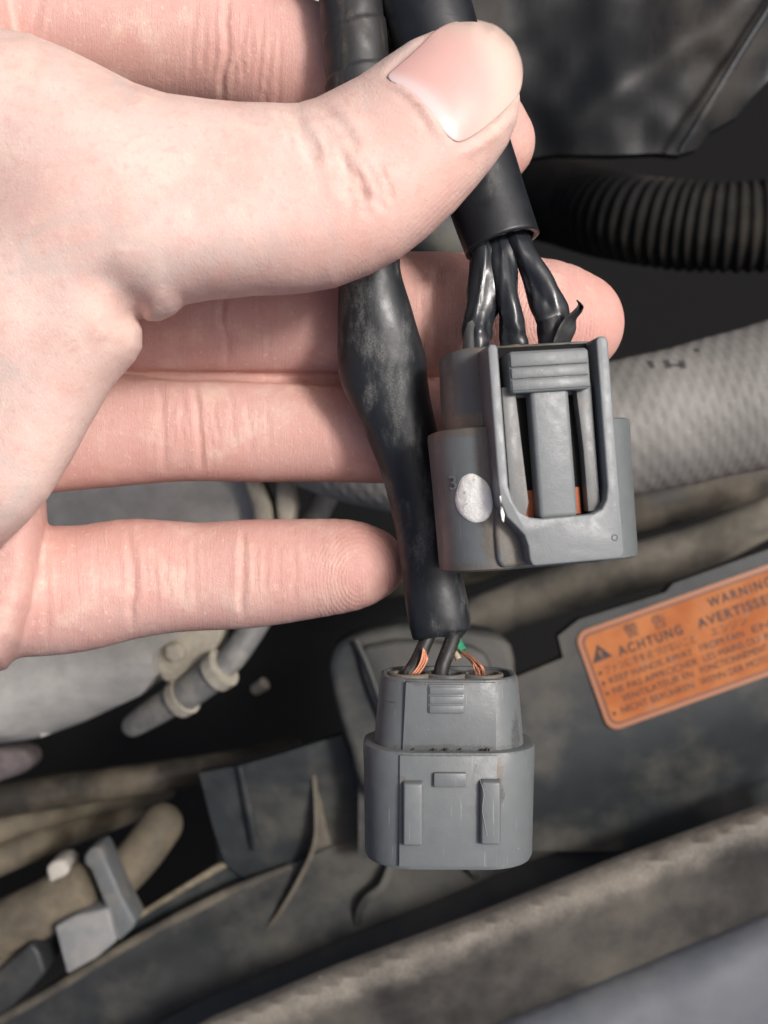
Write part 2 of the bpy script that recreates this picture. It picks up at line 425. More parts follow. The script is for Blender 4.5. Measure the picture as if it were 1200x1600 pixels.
def heightfield(poly, z, thick, step, zfun):
    """thick curved sheet cut to an outline; zfun(px,py) mm added to z"""
    poly = np.array(poly, float)
    x0, y0 = poly.min(0); x1, y1 = poly.max(0)
    nx = int((x1-x0)/step)+1; ny = int((y1-y0)/step)+1
    bm = bmesh.new(); bb = [bm.verts.new((a, -b, 0)) for a, b in poly]
    bm.faces.new(bb)
    for i in range(1, nx):
        g = bm.verts[:]+bm.edges[:]+bm.faces[:]
        bmesh.ops.bisect_plane(bm, geom=g, plane_co=(x0+i*step, 0, 0), plane_no=(1, 0, 0))
    for j in range(1, ny):
        g = bm.verts[:]+bm.edges[:]+bm.faces[:]
        bmesh.ops.bisect_plane(bm, geom=g, plane_co=(0, -(y0+j*step), 0), plane_no=(0, 1, 0))
    for v in bm.verts:
        a, b = v.co.x, -v.co.y
        v.co = P(a, b, z+zfun(a, b))
    bmesh.ops.recalc_face_normals(bm, faces=bm.faces[:])
    if sum(f.normal.z for f in bm.faces) < 0: bmesh.ops.reverse_faces(bm, faces=bm.faces[:])
    top = bm.faces[:]
    r = bmesh.ops.extrude_face_region(bm, geom=top)
    nv = [g for g in r['geom'] if isinstance(g, bmesh.types.BMVert)]
    # the extruded copy becomes the front; move the old one back
    old = set(v for f in top if f.is_valid for v in f.verts)
    for v in nv: pass
    for v in old-set(nv): v.co.z -= thick*MM
    return bm

def nz(a, b, s, seed=0):
    return mnoise.noise(Vector((a*s, b*s, seed*7.3)))

# --- black cover, top right
cov = [(520, -160), (1320, -160), (1320, 40), (1235, 95), (1200, 126), (1175, 152), (1150, 183), (1109, 207), (1088, 233), (1060, 242), (1025, 239), (955, 242), (867, 241), (832, 246), (760, 262), (640, 230), (520, 200)]
def zc_cov(a, b):
    d = (a-1060)*0.857+(b-231)*0.515          # distance to the seam
    h = -0.00012*(b-40)**2*(1 if b > 40 else 0.3)
    h += 5.0*math.exp(-((a-800)/130)**2)*-1
    h += 2.5*nz(a, b, 0.006, 1)+1.2*nz(a, b, 0.02, 2)
    u = (a-958)*0.814-(145-b)*0.0+0
    e = ((a-958)*0.58+(b-145)*0.81)           # ridge of the fold running up to the right
    h += 2.6*math.exp(-(e/34)**2)*(1 if a > 900 else math.exp(-((a-900)/60)**2))
    if d > 0: h -= min(d, 60)*0.09
    return h
cover = empty('rubber_cover', P(960, 100, -100))
tag(cover, 'black dusty rubber cover filling the top right corner behind the thumb', 'cover')
def child(o, par):
    bpy.context.view_layer.update()
    o.parent = par; o.matrix_parent_inverse = par.matrix_world.inverted(); return o
child(from_bm('sheet', heightfield(cov, -100, 3, 14, zc_cov), M['cover'], None), cover)
sp = [(1062, 238, -99.2, 6), (1110, 160, -96, 6), (1160, 78, -96, 6), (1210, 0, -95.5, 6), (1290, -120, -95, 6)]
child(from_bm('seam', sweep(sp, 30, 10), M['cover_seam']), cover)
bm = slab([(960, -40), (985, -34), (1000, 4), (990, 20), (968, 12)], -94, 5, 1)

# --- corrugated hose
def ribs(Lm, a, r): return r*(1+0.038*math.cos(2*math.pi*Lm/2.9+0.5*math.sin(Lm*0.21)))-0.1+0.5*mnoise.noise(Vector((Lm*0.08, math.cos(a), math.sin(a))))
hose = sweep([(760, 300, -215, 62), (860, 312, -190, 64), (960, 338, -165, 66), (1090, 354, -152, 68), (1230, 352, -146, 70), (1400, 330, -142, 70)], 420, 40, True, ribs)
tag(from_bm('corrugated_hose', hose, M['corrugated'], None, True, 80), 'dark corrugated plastic hose below the black rubber cover', 'hose')

# --- braided hose
t = NT('braided_grey_hose')
bw = t.noise(0.07, 4)
bcol = t.mix(t.ramp(bw, 0.35, 0.7), (0.152, 0.146, 0.133), (0.21, 0.201, 0.184))
bcol = t.mix(t.ramp(t.noise(1.4, 3, 0.7), 0.55, 0.7, 0, 0.5), bcol, (0.29, 0.275, 0.25))
for mx, my, ra_, rb_ in ((1016, 570, 4.5, 7), (1040, 570, 5, 7.5), (1063, 571, 5, 7.5), (1052, 572, 12, 2.5), (1092, 545, 4, 4)):   # faded stencil print
    pm = P(mx, my, -84)/MM; km = K(-84)/MM
    x, y, _ = t.sep(t.co)
    q1 = t.math('DIVIDE', t.math('SUBTRACT', x, pm.x), ra_*km); q2 = t.math('DIVIDE', t.math('SUBTRACT', y, pm.y), rb_*km)
    dd = t.math('MAXIMUM', t.math('ABSOLUTE', q1), t.math('ABSOLUTE', q2))
    bcol = t.mix(t.ramp(dd, 0.8, 1.2, 0.8, 0.0), bcol, (0.03, 0.03, 0.03))
M['braid'] = t.out(bcol, 0.62, t.bump(t.noise(3.0, 3, 0.7), 0.25, 0.12))
def braid(Lm, a, r):
    u = a*r*0.95
    u = u+0.3*math.sin(Lm*0.2); s1 = math.sin((Lm+u*0.62)*2*math.pi/3.4); s2 = math.sin((Lm-u*0.62)*2*math.pi/3.4)
    return r+0.13*max(s1, s2)+0.10*math.sin(Lm*0.35+a)
bh = empty('braided_hose', P(1080, 645, -95))
tag(bh, 'thick grey braided hose running behind the fingers and upper connector', 'hose')
child(from_bm('hose_wall', sweep([(240, 520, -118, 96), (380, 600, -108, 99), (520, 672, -100, 101), (680, 706, -95, 103), (830, 700, -92, 104), (960, 673, -92, 105), (1100, 642, -94, 108), (1220, 612, -96, 112), (1420, 560, -100, 114)], 480, 96, True, braid), M['braid'], None, True, 80), bh)
# --- tan pipe, right
pipe = sweep([(700, 985, -190, 34), (850, 930, -178, 37), (980, 890, -165, 38), (1090, 856, -158, 36), (1190, 812, -152, 32), (1330, 742, -150, 32)], 60, 24)
tag(from_bm('metal_pipe', pipe, dusty('dusty_grey_tan_pipe', (0.12, 0.11, 0.09), (0.27, 0.24, 0.19), 0.6, 0.06, 0.6)), 'dusty grey tan pipe above the orange warning label', 'pipe')
tag(from_bm('lower_black_hose', sweep([(560, 905, -215, 40), (760, 860, -200, 45), (960, 800, -195, 45), (1150, 748, -195, 45), (1400, 690, -195, 45)], 60, 24), M['darkhose']), 'dark rubber hose in the gap under the braided hose', 'hose')

# --- bright metal patch at the top edge, rod seen under the thumb
tag(from_bm('metal_housing', slab(smooth_poly([(380, -120), (600, -120), (560, 10), (520, 32), (470, 34), (430, 18), (390, -20)], 3), -85, 20, 3), M['cast']), 'light grey metal housing just showing between index finger and cable top', 'engine part')
tag(from_bm('rubber_elbow', sweep([(560, 300, -70, 40), (640, 340, -70, 46), (700, 375, -70, 50), (760, 440, -75, 50)], 40, 24), dusty('grey_green_rubber', (0.05, 0.056, 0.058), (0.12, 0.115, 0.095), 0.4, 0.1)), 'dark grey green rubber elbow seen in the gap below the thumb', 'hose')

# --- cast grey engine piece, left
cst = [(-200, 640), (390, 640), (398, 760), (412, 850), (372, 930), (290, 985), (236, 1022), (240, 1058), (220, 1086), (130, 1128), (64, 1152), (0, 1162), (-200, 1180)]
def zc_cast(a, b):
    e = min(1.0, max(0.0, (1160-(a*0.24)-b)/90.0))
    return -22*(1-math.sqrt(max(0, 1-(1-e)**2)))+1.5*nz(a, b, 0.008, 3)+(-8*math.exp(-((b-960)/40)**2) if a > 60 else 0)
cs = empty('engine_casting', P(150, 950, -115))
tag(cs, 'large light grey cast metal engine casing behind the little finger', 'engine part')
child(from_bm('casting_body', heightfield(cst, -112, 26, 22, zc_cast), M['cast'], None), cs)
for poly, nm in (([(372, 735), (402, 735), (424, 790), (432, 850), (400, 850), (392, 790)], 'rib'), ([(432, 735), (452, 740), (462, 790), (452, 850), (436, 850), (430, 790)], 'rib')):
    child(from_bm(nm, slab(poly, -106, 14, 1.5), dusty('tan_cast_rib', (0.30, 0.265, 0.21), (0.40, 0.37, 0.30), 0.5, 0.1)), cs)

# --- coolant pipe with clamp
cp = empty('coolant_pipe', P(300, 1070, -120))
tag(cp, 'grey metal pipe with clamp crossing behind the little finger', 'pipe')
child(from_bm('pipe_end', sweep([(194, 1142, -128, 15), (212, 1131, -127, 19), (240, 1113, -125, 22), (285, 1086, -122, 24)], 30, 24, True, None, 1.0, 0, 1.0), M['zinc']), cp)
child(from_bm('clamp_band', sweep([(278, 1094, -122, 30), (290, 1086, -121, 31)], 6, 28), M['beige']), cp)
child(from_bm('clamp_barrel', sweep([(288, 1086, -121, 26), (345, 1045, -117, 27)], 10, 28), M['zinc']), cp)
child(from_bm('clamp_band', sweep([(336, 1053, -117, 31), (350, 1043, -116, 32)], 6, 28), M['beige']), cp)
child(from_bm('pipe', sweep([(345, 1046, -117, 20), (372, 1016, -118, 21), (420, 940, -125, 21), (470, 850, -132, 20), (510, 775, -138, 19), (545, 700, -142, 19)], 40, 20), M['zinc']), cp)
child(from_bm('bracket', slab([(214, 1000), (250, 980), (330, 965), (352, 985), (336, 1030), (300, 1052), (268, 1072), (250, 1062), (238, 1040)], -121, 12, 1.5), M['beige']), cp)
child(from_bm('bolt_head', slab([(258, 1010), (276, 1004), (290, 1014), (287, 1030), (270, 1036), (257, 1026)], -118.5, 3, 0.5), M['beige']), cp)

# --- small bits deep in the gap
tag(from_bm('small_bolt', sweep([(398, 1078, -170, 9), (414, 1068, -168, 10)], 6, 12), M['beige']), 'small tan bolt head alone in the black gap beside the shroud', 'bolt')
tag(from_bm('mauve_bracket', slab([(-60, 1180), (20, 1168), (48, 1176), (52, 1200), (30, 1212), (0, 1222), (-60, 1240)], -140, 10, 2), M['mauve']), 'dull mauve metal bracket at the left edge under the casting', 'bracket')

# --- hoses lower left
tag(from_bm('rubber_hose', sweep([(-80, 1262, -150, 26), (0, 1250, -150, 27), (90, 1236, -150, 27), (190, 1222, -152, 25), (340, 1200, -165, 24), (460, 1175, -185, 24)], 60, 24), M['darkhose']), 'thin dark dusty hose crossing the lower left, topmost of the bundle', 'hose', 'hoses in the lower left corner')
tag(from_bm('rubber_hose', sweep([(-80, 1325, -148, 22), (0, 1297, -150, 22), (60, 1277, -154, 21), (130, 1256, -172, 21), (260, 1230, -200, 20)], 50, 24), M['tanhose']), 'thin tan hose at left edge, second of the bundle from the top', 'hose', 'hoses in the lower left corner')
tag(from_bm('rubber_hose', sweep([(-80, 1382, -146, 24), (0, 1344, -148, 24), (62, 1318, -152, 24), (130, 1292, -176, 22), (240, 1250, -205, 22)], 50, 24), M['tanhose']), 'tan hose at left edge just above the white clip', 'hose', 'hoses in the lower left corner')
tag(from_bm('rubber_hose', sweep([(268, 1272, -146, 30), (252, 1290, -142, 33), (215, 1340, -138, 34), (170, 1385, -138, 34), (120, 1425, -142, 34)], 50, 28, True, None, 1.0, 0, 0.8), M['tanhose']), 'short pale tan hose with rounded end right of the grey clip post', 'hose', 'hoses in the lower left corner')
tag(from_bm('rubber_hose', sweep([(-90, 1500, -134, 45), (-10, 1460, -132, 45), (60, 1424, -130, 43), (110, 1396, -130, 42), (150, 1376, -130, 38)], 60, 32, True, None, 1.0, 0, 0.55), M['tanhose']), 'thick brown tan hose at left edge below the white clip', 'hose', 'hoses in the lower left corner')
tag(from_bm('rubber_hose', sweep([(-80, 1600, -128, 32), (-10, 1536, -128, 30), (30, 1496, -130, 26), (70, 1455, -134, 24)], 40, 24), M['tanhose']), 'tan hose in the bottom left corner beside dark angular bracket', 'hose', 'hoses in the lower left corner')
tag(from_bm('white_clip', slab([(70, 1356), (82, 1346), (100, 1344), (108, 1356), (106, 1372), (76, 1384)], -126, 10, 1.5), M['pale']), 'small white plastic clip above the thick tan hose', 'clip')
gc = empty('clip_post', P(160, 1400, -125))
tag(gc, 'grey plastic clip post with square foot holding the tan hoses', 'clip')
child(from_bm('post', slab([(130, 1338), (140, 1326), (156, 1322), (164, 1338), (188, 1395), (213, 1442), (207, 1452), (183, 1474), (172, 1440), (157, 1400), (142, 1362), (131, 1350)], -122, 10, 1.0), M['greyclip']), gc)
child(from_bm('foot', slab([(84, 1448), (120, 1430), (169, 1419), (182, 1472), (150, 1498), (104, 1524)], -120, 14, 0.8), dusty('pale_grey_clip', (0.18, 0.184, 0.186), (0.23, 0.22, 0.20), 0.5, 0.12, 0.5)), gc)
tag(from_bm('angle_bracket', slab([(-40, 1550), (48, 1472), (62, 1487), (72, 1520), (45, 1550), (16, 1576), (-40, 1612)], -122, 14, 1.2), M['shroud_dust']), 'dark angular bracket in the bottom left corner', 'bracket')

# --- fan shroud
fs = empty('fan_shroud', P(700, 1300, -125))
tag(fs, 'black dusty plastic fan shroud running diagonally under the lower connector', 'fan shroud')
# main wall that carries the warning label, slightly leaning
wall = [(872, 994), (905, 968), (1040, 926), (1052, 912), (1330, 812), (1330, 1250), (1010, 1330), (780, 1330), (560, 1340), (560, 1160), (620, 1130), (807, 1058), (880, 1028)]
def zc_wall(a, b):
    e = (a*0.30+b*0.954)
    h = 0.25*nz(a, b, 0.006, 5)
    s = (e-1475)/60.0                                  # falls away towards the bumper
    h += -12/(1+math.exp(-s*2.2))
    return h
child(from_bm('label_wall', heightfield(wall, -118, 5, 16, zc_wall), M['shroud']), fs)
# round raised mouth left of the connector
mouth = smooth_poly([(640, 975), (590, 983), (552, 994), (525, 1010), (513, 1038), (516, 1066), (528, 1118), (545, 1170), (570, 1240), (640, 1260), (760, 1240), (800, 1120), (800, 1010), (740, 985)], 4)
child(from_bm('shroud_mouth', slab(mouth, -113, 18, 2.2, 4), M['shroud']), fs)
inner = smooth_poly([(640, 1000), (590, 1006), (566, 1012), (560, 1030), (572, 1075), (590, 1120), (610, 1165), (640, 1200), (740, 1190), (760, 1120), (760, 1020)], 4)
child(from_bm('raised_face', slab(inner, -110.5, 4, 1.4, 3), M['shroud']), fs)
child(from_bm('rim_edge', sweep([(556, 1000, -111.5, 5), (574, 1040, -110.5, 5), (592, 1090, -110.5, 5), (612, 1150, -111, 5), (640, 1210, -112, 5)], 20, 8), M['shroud_dust']), fs)
# left wing panel with ribs
wing = [(311, 1208), (378, 1196), (440, 1178), (534, 1148), (560, 1215), (590, 1340), (520, 1370), (440, 1380), (380, 1372), (352, 1350), (332, 1290)]
def zc_wing(a, b): return -0.055*max(0, b-1180)+0.6*nz(a, b, 0.01, 6)
child(from_bm('wing_panel', heightfield(wing, -124, 4, 14, zc_wing), M['shroud']), fs)
child(from_bm('rib', sweep([(374, 1196, -123.5, 5), (384, 1240, -125.5, 6), (394, 1290, -128, 7), (400, 1325, -131, 8)], 16, 8), M['shroud']), fs)
# curved fin
def fin(pts, w, z0, h):
    """upright curved fin: centre line in the photo, base at z0, height h (list)"""
    bm = bmesh.new(); q = catmull([(a, b, hh) for (a, b), hh in zip(pts, h)], 24); rows = []
    for i, (a, b, hh) in enumerate(q):
        p = P(a, b, z0); d = q[min(i+1, 23)]-q[max(i-1, 0)]
        n = Vector((-d[1], -d[0], 0)); n = Vector((d[1], d[0], 0)).normalized()*w*MM*0.5
        up = Vector((0, 0, hh*MM))
        rows.append([bm.verts.new(v) for v in (p-n, p-n*0.6+up, p+n*0.6+up, p+n)])
    for a, b in zip(rows, rows[1:]):
        for j in range(3): bm.faces.new((a[j], a[j+1], b[j+1], b[j]))
    bm.faces.new(rows[0]); bm.faces.new(rows[-1])
    return bm
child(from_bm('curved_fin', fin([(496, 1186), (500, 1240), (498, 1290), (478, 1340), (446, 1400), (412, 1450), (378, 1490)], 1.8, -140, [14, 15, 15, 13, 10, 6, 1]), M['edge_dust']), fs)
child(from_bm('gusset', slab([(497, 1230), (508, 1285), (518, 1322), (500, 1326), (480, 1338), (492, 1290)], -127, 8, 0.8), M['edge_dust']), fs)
# stepped lower tray
tray = [(-120, 1660), (0, 1597), (105, 1529), (198, 1474), (340, 1400), (452, 1352), (520, 1322), (580, 1300), (640, 1286), (760, 1270), (1000, 1250), (1330, 1150), (1330, 1270), (1000, 1290), (825, 1346), (660, 1417), (480, 1489), (300, 1567), (120, 1660)]
def zc_tray(a, b):
    return 0.9*nz(a, b, 0.007, 8)+2.0*math.exp(-(((a*0.46+b*0.888)-1415)/26)**2)
child(from_bm('lower_tray', heightfield(tray, -133, 6, 16, zc_tray), M['shroud_dust']), fs)
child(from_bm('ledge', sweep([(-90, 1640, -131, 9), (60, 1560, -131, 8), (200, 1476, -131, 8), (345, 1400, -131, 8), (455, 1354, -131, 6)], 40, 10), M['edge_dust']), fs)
step = [(205, 1436), (300, 1379), (340, 1352), (334, 1300), (360, 1285), (470, 1290), (520, 1340), (470, 1362), (345, 1412), (198, 1482), (180, 1482)]
child(from_bm('upper_step', slab(step, -136.5, 8, 0.8), M['shroud']), fs)
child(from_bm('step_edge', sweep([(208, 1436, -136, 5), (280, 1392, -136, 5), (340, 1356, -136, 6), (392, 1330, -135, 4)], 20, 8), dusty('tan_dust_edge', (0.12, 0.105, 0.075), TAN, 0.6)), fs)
# boss below the lower connector
child(from_bm('boss', fin([(612, 1342), (598, 1372), (574, 1392), (562, 1418), (560, 1452)], 3.0, -134, [4, 6, 6, 4, 0.5]), M['shroud_dust'], None, True, 60), fs)
child(from_bm('boss', fin([(716, 1332), (734, 1350), (748, 1376)], 2.2, -134, [5, 4, 0.5]), M['shroud_dust'], None, True, 60), fs)

# black gap band and bumper
band = [(240, 1600), (300, 1567), (480, 1489), (660, 1417), (825, 1346), (1005, 1282), (1330, 1170), (1330, 1240), (1200, 1290), (975, 1375), (750, 1465), (525, 1548), (330, 1640), (240, 1660)]
tag(from_bm('rubber_seal', slab(band, -138.5, 4, 0.6), dusty('black_seal', (0.052, 0.057, 0.060), (0.08, 0.078, 0.072), 0.4, 0.05, 0.5, spec=0.35)), 'black rubber seal strip between fan shroud and dusty crossmember', 'seal strip')
bump = [(180, 1680), (330, 1597), (525, 1515), (750, 1432), (975, 1342), (1200, 1260), (1340, 1205), (1340, 1800), (180, 1800)]
def zc_bump(a, b):
    e = ((b-1432)+(a-750)*0.385)*0.933
    h = -3.5*math.exp(-max(e, 0)/9.0)+1.2*math.exp(-((e-34)/30)**2)
    h -= 0.02*max(0, e-40)
    h += 0.7*nz(a, b, 0.01, 9)+0.35*nz(a, b, 0.045, 10)
    return h
tag(from_bm('front_crossmember', heightfield(bump, -104, 3, 14, zc_bump), M['bumper']), 'dusty brown front crossmember along the bottom edge', 'crossmember')
pan = [(740, 1620.8), (1340, 1374.8), (1340, 1800), (740, 1800)]
def zc_pan(a, b):
    e = ((b-1506)+(a-1020)*0.41)*0.925
    return -7*math.exp(-max(e, 0)/34.0)+0.3*nz(a, b, 0.01, 12)
tag(from_bm('body_panel', heightfield(pan, -98, 6, 12, zc_pan), M['panel']), 'smooth blue grey body panel in the bottom right corner', 'panel')

# --- warning label
Lz = -117.4
th = math.radians(19.6)
lk = K(Lz)
lab_m = Matrix.Translation(P(897, 990, Lz)) @ Matrix.Rotation(th, 4, 'Z')
label = empty('warning_label', mat=lab_m)
tag(label, 'orange warning sticker with black ACHTUNG and WARNING text on fan shroud', 'sticker')
t = NT('faded_orange_sticker')
fd = t.noise(0.09, 4)
oc = t.mix(t.ramp(fd, 0.35, 0.7), (0.32, 0.095, 0.028), (0.40, 0.148, 0.052))
oc = t.mix(t.ramp(t.noise(0.28, 5, 0.7), 0.58, 0.70, 0, 0.75), oc, (0.25, 0.17, 0.13))
M['label'] = t.out(oc, 0.6, t.bump(t.noise(0.8, 4), 0.12, 0.2), Specular_IOR_Level=0.15)
M['label_edge'] = NT('pale_sticker_edge').out((0.30, 0.115, 0.05), 0.45)
M['label_line'] = NT('brown_print_line').out((0.10, 0.032, 0.018), 0.5)
M['label_ink'] = NT('faded_black_ink').out((0.026, 0.014, 0.012), 0.6)
def rr2(x0, x1, y0, y1, r, n=6):
    out = []
    for cx_, cy_, a0 in ((x1-r, y1-r, 0), (x0+r, y1-r, 90), (x0+r, y0+r, 180), (x1-r, y0+r, 270)):
        for i in range(n+1):
            a = math.radians(a0+90*i/n); out.append((cx_+r*math.cos(a), cy_+r*math.sin(a)))
    return out
def lab_sheet(name, poly, z, m):
    bm = bmesh.new(); f = [bm.verts.new((x*lk, y*lk, z*MM)) for x, y in poly]
    b = [bm.verts.new((x*lk, y*lk, (z-0.1)*MM)) for x, y in poly]; n = len(f)
    bm.faces.new(f); bm.faces.new(b[::-1])
    for i in range(n): bm.faces.new((f[i], b[i], b[(i+1) % n], f[(i+1) % n]))
    return from_bm(name, bm, m, label, False)
LW = 455
lab_sheet('backing', rr2(0, LW, -164, 0, 20), 0.0, M['label_edge'])
lab_sheet('border_line', rr2(7, LW-7, -157, -7, 15), 0.06, M['label_line'])
lab_sheet('printed_field', rr2(10, LW-10, -154, -10, 13), 0.12, M['label'])
def text(s, u, v, size, width=None, sp=1.0, name='lettering'):
    cu = bpy.data.curves.new('txt', 'FONT'); cu.body = s; cu.size = size*lk*1.42; cu.space_character = sp; cu.offset = (0.026*cu.size if s.isascii() and size > 12 else 0)
    to = bpy.data.objects.new('txt', cu); C.objects.link(to)
    bpy.context.view_layer.update()
    me = bpy.data.meshes.new_from_object(to.evaluated_get(bpy.context.evaluated_depsgraph_get()))
    bpy.data.objects.remove(to)
    n = len(me.vertices); co = np.empty(n*3); me.vertices.foreach_get('co', co); co = co.reshape(-1, 3)
    if n == 0: return
    if width: co[:, 0] *= width*lk/max(1e-9, co[:, 0].max()-co[:, 0].min())
    # embolden slightly by leaving outlines as they are; place on the sticker
    co[:, 0] += u*lk; co[:, 1] += -v*lk; co[:, 2] = 0.2*MM
    me.vertices.foreach_set('co', co.ravel()); me.name = name
    o = link(name, me, M['label_ink'], label, False); return o
text('警', 74, 34, 17); text('告', 119, 35, 17)
text('ACHTUNG', 56, 57, 15, 106, 1.3)
text('WARNING', 213, 33, 15, 106, 1.3)
text('AVERTISSEMENT', 187, 58, 15, 180, 1.2)
text('ファンに手を近づけないこと', 24, 76, 11, 150)
text('エンジン', 200, 76, 11, 60)
text('KEEP HANDS AWAY', 26, 93, 11, 138); text('FROM FAN', 176, 93, 11, 72); text('ENGINE', 262, 93, 11, 90)
text('NE PAS APPROCHER', 26, 110, 11, 140); text('LES MAINS DU', 176, 110, 11, 92); text('MOTEUR', 278, 110, 11, 80)
text('VENTILATEUR EN', 36, 126, 11, 118); text('FONCTIONNEMENT', 165, 126, 11, 112)
text('NICHT BERÜHREN', 28, 143, 11, 120); text('WENN DER MOTOR LÄUFT', 160, 143, 11, 170)
def tri(pts, z, m, name):
    bm = bmesh.new(); bm.faces.new([bm.verts.new((x*lk, -y*lk, z*MM)) for x, y in pts])
    return from_bm(name, bm, m, label, False)
tri([(12, 54), (45, 53), (28, 28)], 0.2, M['label_ink'], 'warning_triangle')
tri([(26.5, 38), (30, 38), (29.2, 46), (27.4, 46)], 0.28, M['label'], 'exclamation_mark')
tri([(27.2, 47.5), (29.6, 47.5), (29.6, 50), (27.2, 50)], 0.28, M['label'], 'exclamation_mark')
for v in (72, 88.5, 105.5, 138.5):
    tri([(15, v-4), (22, v), (15, v+4)], 0.2, M['label_ink'], 'bullet')

# ================================================================== the two cables
ca = empty('bulged_cable', P(600, 560, -2))
tag(ca, 'black cable in shrink sleeve with a scuffed bulge, leading to lower connector', 'cable', 'cables held between thumb and fingers')
def bumpy(Lm, a, r): return r*(1+0.012*mnoise.noise(Vector((Lm*0.25, math.cos(a)*1.3, math.sin(a)*1.3))))
tp = [(575, 300, 0, 50, .85), (575, 400, 0, 50, .85), (578, 436, -0.2, 50, .85), (587, 500, -0.8, 60, .78), (595, 560, -1.6, 69, .7), (601, 590, -2, 68, .68), (611, 622, -2.4, 62, .7), (624, 662, -3, 56, .75), (641, 720, -3.5, 50, .8), (658, 800, -4, 45.5, .82), (672, 880, -4, 46, .8), (682, 940, -4, 48.5, .74), (687, 972, -4, 48.5, .70), (688, 986, -4, 46, .66), (689, 992, -4, 40, .6), (689, 993.5, -4, 22, .6)]
child(from_bm('shrink_sleeve', sweep(tp, 160, 40, True, bumpy), M['sleeve']), ca)
def wrap(Lm, a, r):
    s = (Lm+a*0.75) % 5.6
    return r+0.28*(1-s/5.6)+0.10*mnoise.noise(Vector((Lm*0.5, math.cos(a)*2, math.sin(a)*2)))
child(from_bm('tape_wrap', sweep([(538, -190, -2, 48), (546, -60, -1, 49), (552, 30, 0, 49), (560, 120, 0, 50), (568, 220, 0, 50), (574, 310, 0, 48)], 150, 40, True, wrap, 0.9), M['tape'], None, True, 60), ca)

cb = empty('smooth_cable', P(760, 300, 1))
tag(cb, 'smooth black tube with three taped wires leading to upper connector', 'cable', 'cables held between thumb and fingers')
bm = sweep([(608, -200, -3, 70, .8), (648, -60, -1, 70, .8), (667, 10, 0, 69, .8), (715, 170, 0.5, 66, .8), (757, 300, 1.5, 62, .82), (785.5, 382, 2.5, 60.5, .82)], 80, 48, False, bumpy)
o = from_bm('vinyl_tube', bm, M['sleeve_clean']); child(o, cb)
so = o.modifiers.new('wall', 'SOLIDIFY'); so.thickness = 0.7*MM; so.offset = -1
def crumple(seed, amt):
    def f(Lm, a, r):
        v = Vector((Lm*0.11+seed*9, math.cos(a)*0.8+seed, math.sin(a)*0.8))
        a1 = (a-1.3-seed*0.5-0.16*Lm-0.7*mnoise.noise(Vector((Lm*0.2, seed, 0)))+math.pi) % (2*math.pi)-math.pi
        a2 = (a-2.4+seed*0.3+0.10*Lm+math.pi) % (2*math.pi)-math.pi
        end = math.exp(-((Lm-13.0)/3.0)**2)
        return r*(1+0.17*math.cos(2*(a-0.22*Lm-seed*1.3))+amt*mnoise.noise(v*1.2)+0.17*math.exp(-(a1/0.17)**2)+0.13*math.exp(-(a2/0.13)**2)+0.22*end*mnoise.noise(Vector((Lm*0.7, math.cos(a)*1.6, math.sin(a)*1.6+seed)))+0.05*mnoise.noise(Vector((Lm*0.55, math.cos(a)*2.2, math.sin(a)*2.2+seed))))
    return f
W3 = [([(748, 372, 2, 19), (752, 400, 2.4, 19), (752, 440, 2.8, 20), (752, 480, 3, 22), (748, 515, 3, 23), (745, 560, 3, 22)], 1),
      ([(776, 370, 2, 17), (784, 400, 2.6, 18), (790, 440, 3.2, 18), (797, 490, 3.4, 20), (801, 525, 3.2, 19), (803, 565, 3, 18)], 2),
      ([(806, 366, 2, 18), (818, 395, 2.4, 19), (834, 430, 2.8, 21), (851, 470, 3.2, 22), (864, 505, 3.2, 23), (860, 560, 3, 19)], 3)]
for pth, sd in W3:
    child(from_bm('taped_wire', sweep(pth, 110, 40, True, crumple(sd, 0.24), 0.9), M['gloss_tape'], None, True, 70), cb)
for poly, z in (([(724, 524), (730, 505), (738, 500), (746, 512), (746, 545), (722, 548)], 5.0), ([(843, 520), (850, 500), (870, 492), (882, 500), (880, 536), (848, 546)], 5.2)):
    bmf = heightfield(poly, z, 0.15, 6, lambda a, b, p=poly: -0.004*(a-sum(q[0] for q in p)/len(p))**2)
    child(from_bm('loose_tape_end', bmf, M['matt_tape']), cb)
# curled tape flag
ql = catmull([(862, 538, 6.0), (870, 516, 6.4), (881, 498, 6.6), (896, 485, 7.0), (903, 476, 7.2), (900, 469, 7.9)], 26)
qr = catmull([(890, 536, 4.0), (899, 516, 4.6), (901, 499, 5.4), (909, 488, 6.4), (912, 479, 7.0), (906, 471, 7.8)], 26)
bm = bmesh.new(); rows = []
for i in range(26):
    row = []
    for f in (0, 0.25, 0.5, 0.75, 1):
        a_, b_, z_ = ql[i]*(1-f)+qr[i]*f
        row.append(bm.verts.new(P(a_, b_, z_-1.1*math.sin(f*math.pi)*(0.4+0.6*i/25)+0.25*nz(a_, b_, 0.08, 31))))
    rows.append(row)
for a, b in zip(rows, rows[1:]):
    for j in range(4): bm.faces.new((a[j], a[j+1], b[j+1], b[j]))
o = child(from_bm('tape_flag', bm, M['matt_tape']), cb); so = o.modifiers.new('t', 'SOLIDIFY'); so.thickness = 0.15*MM

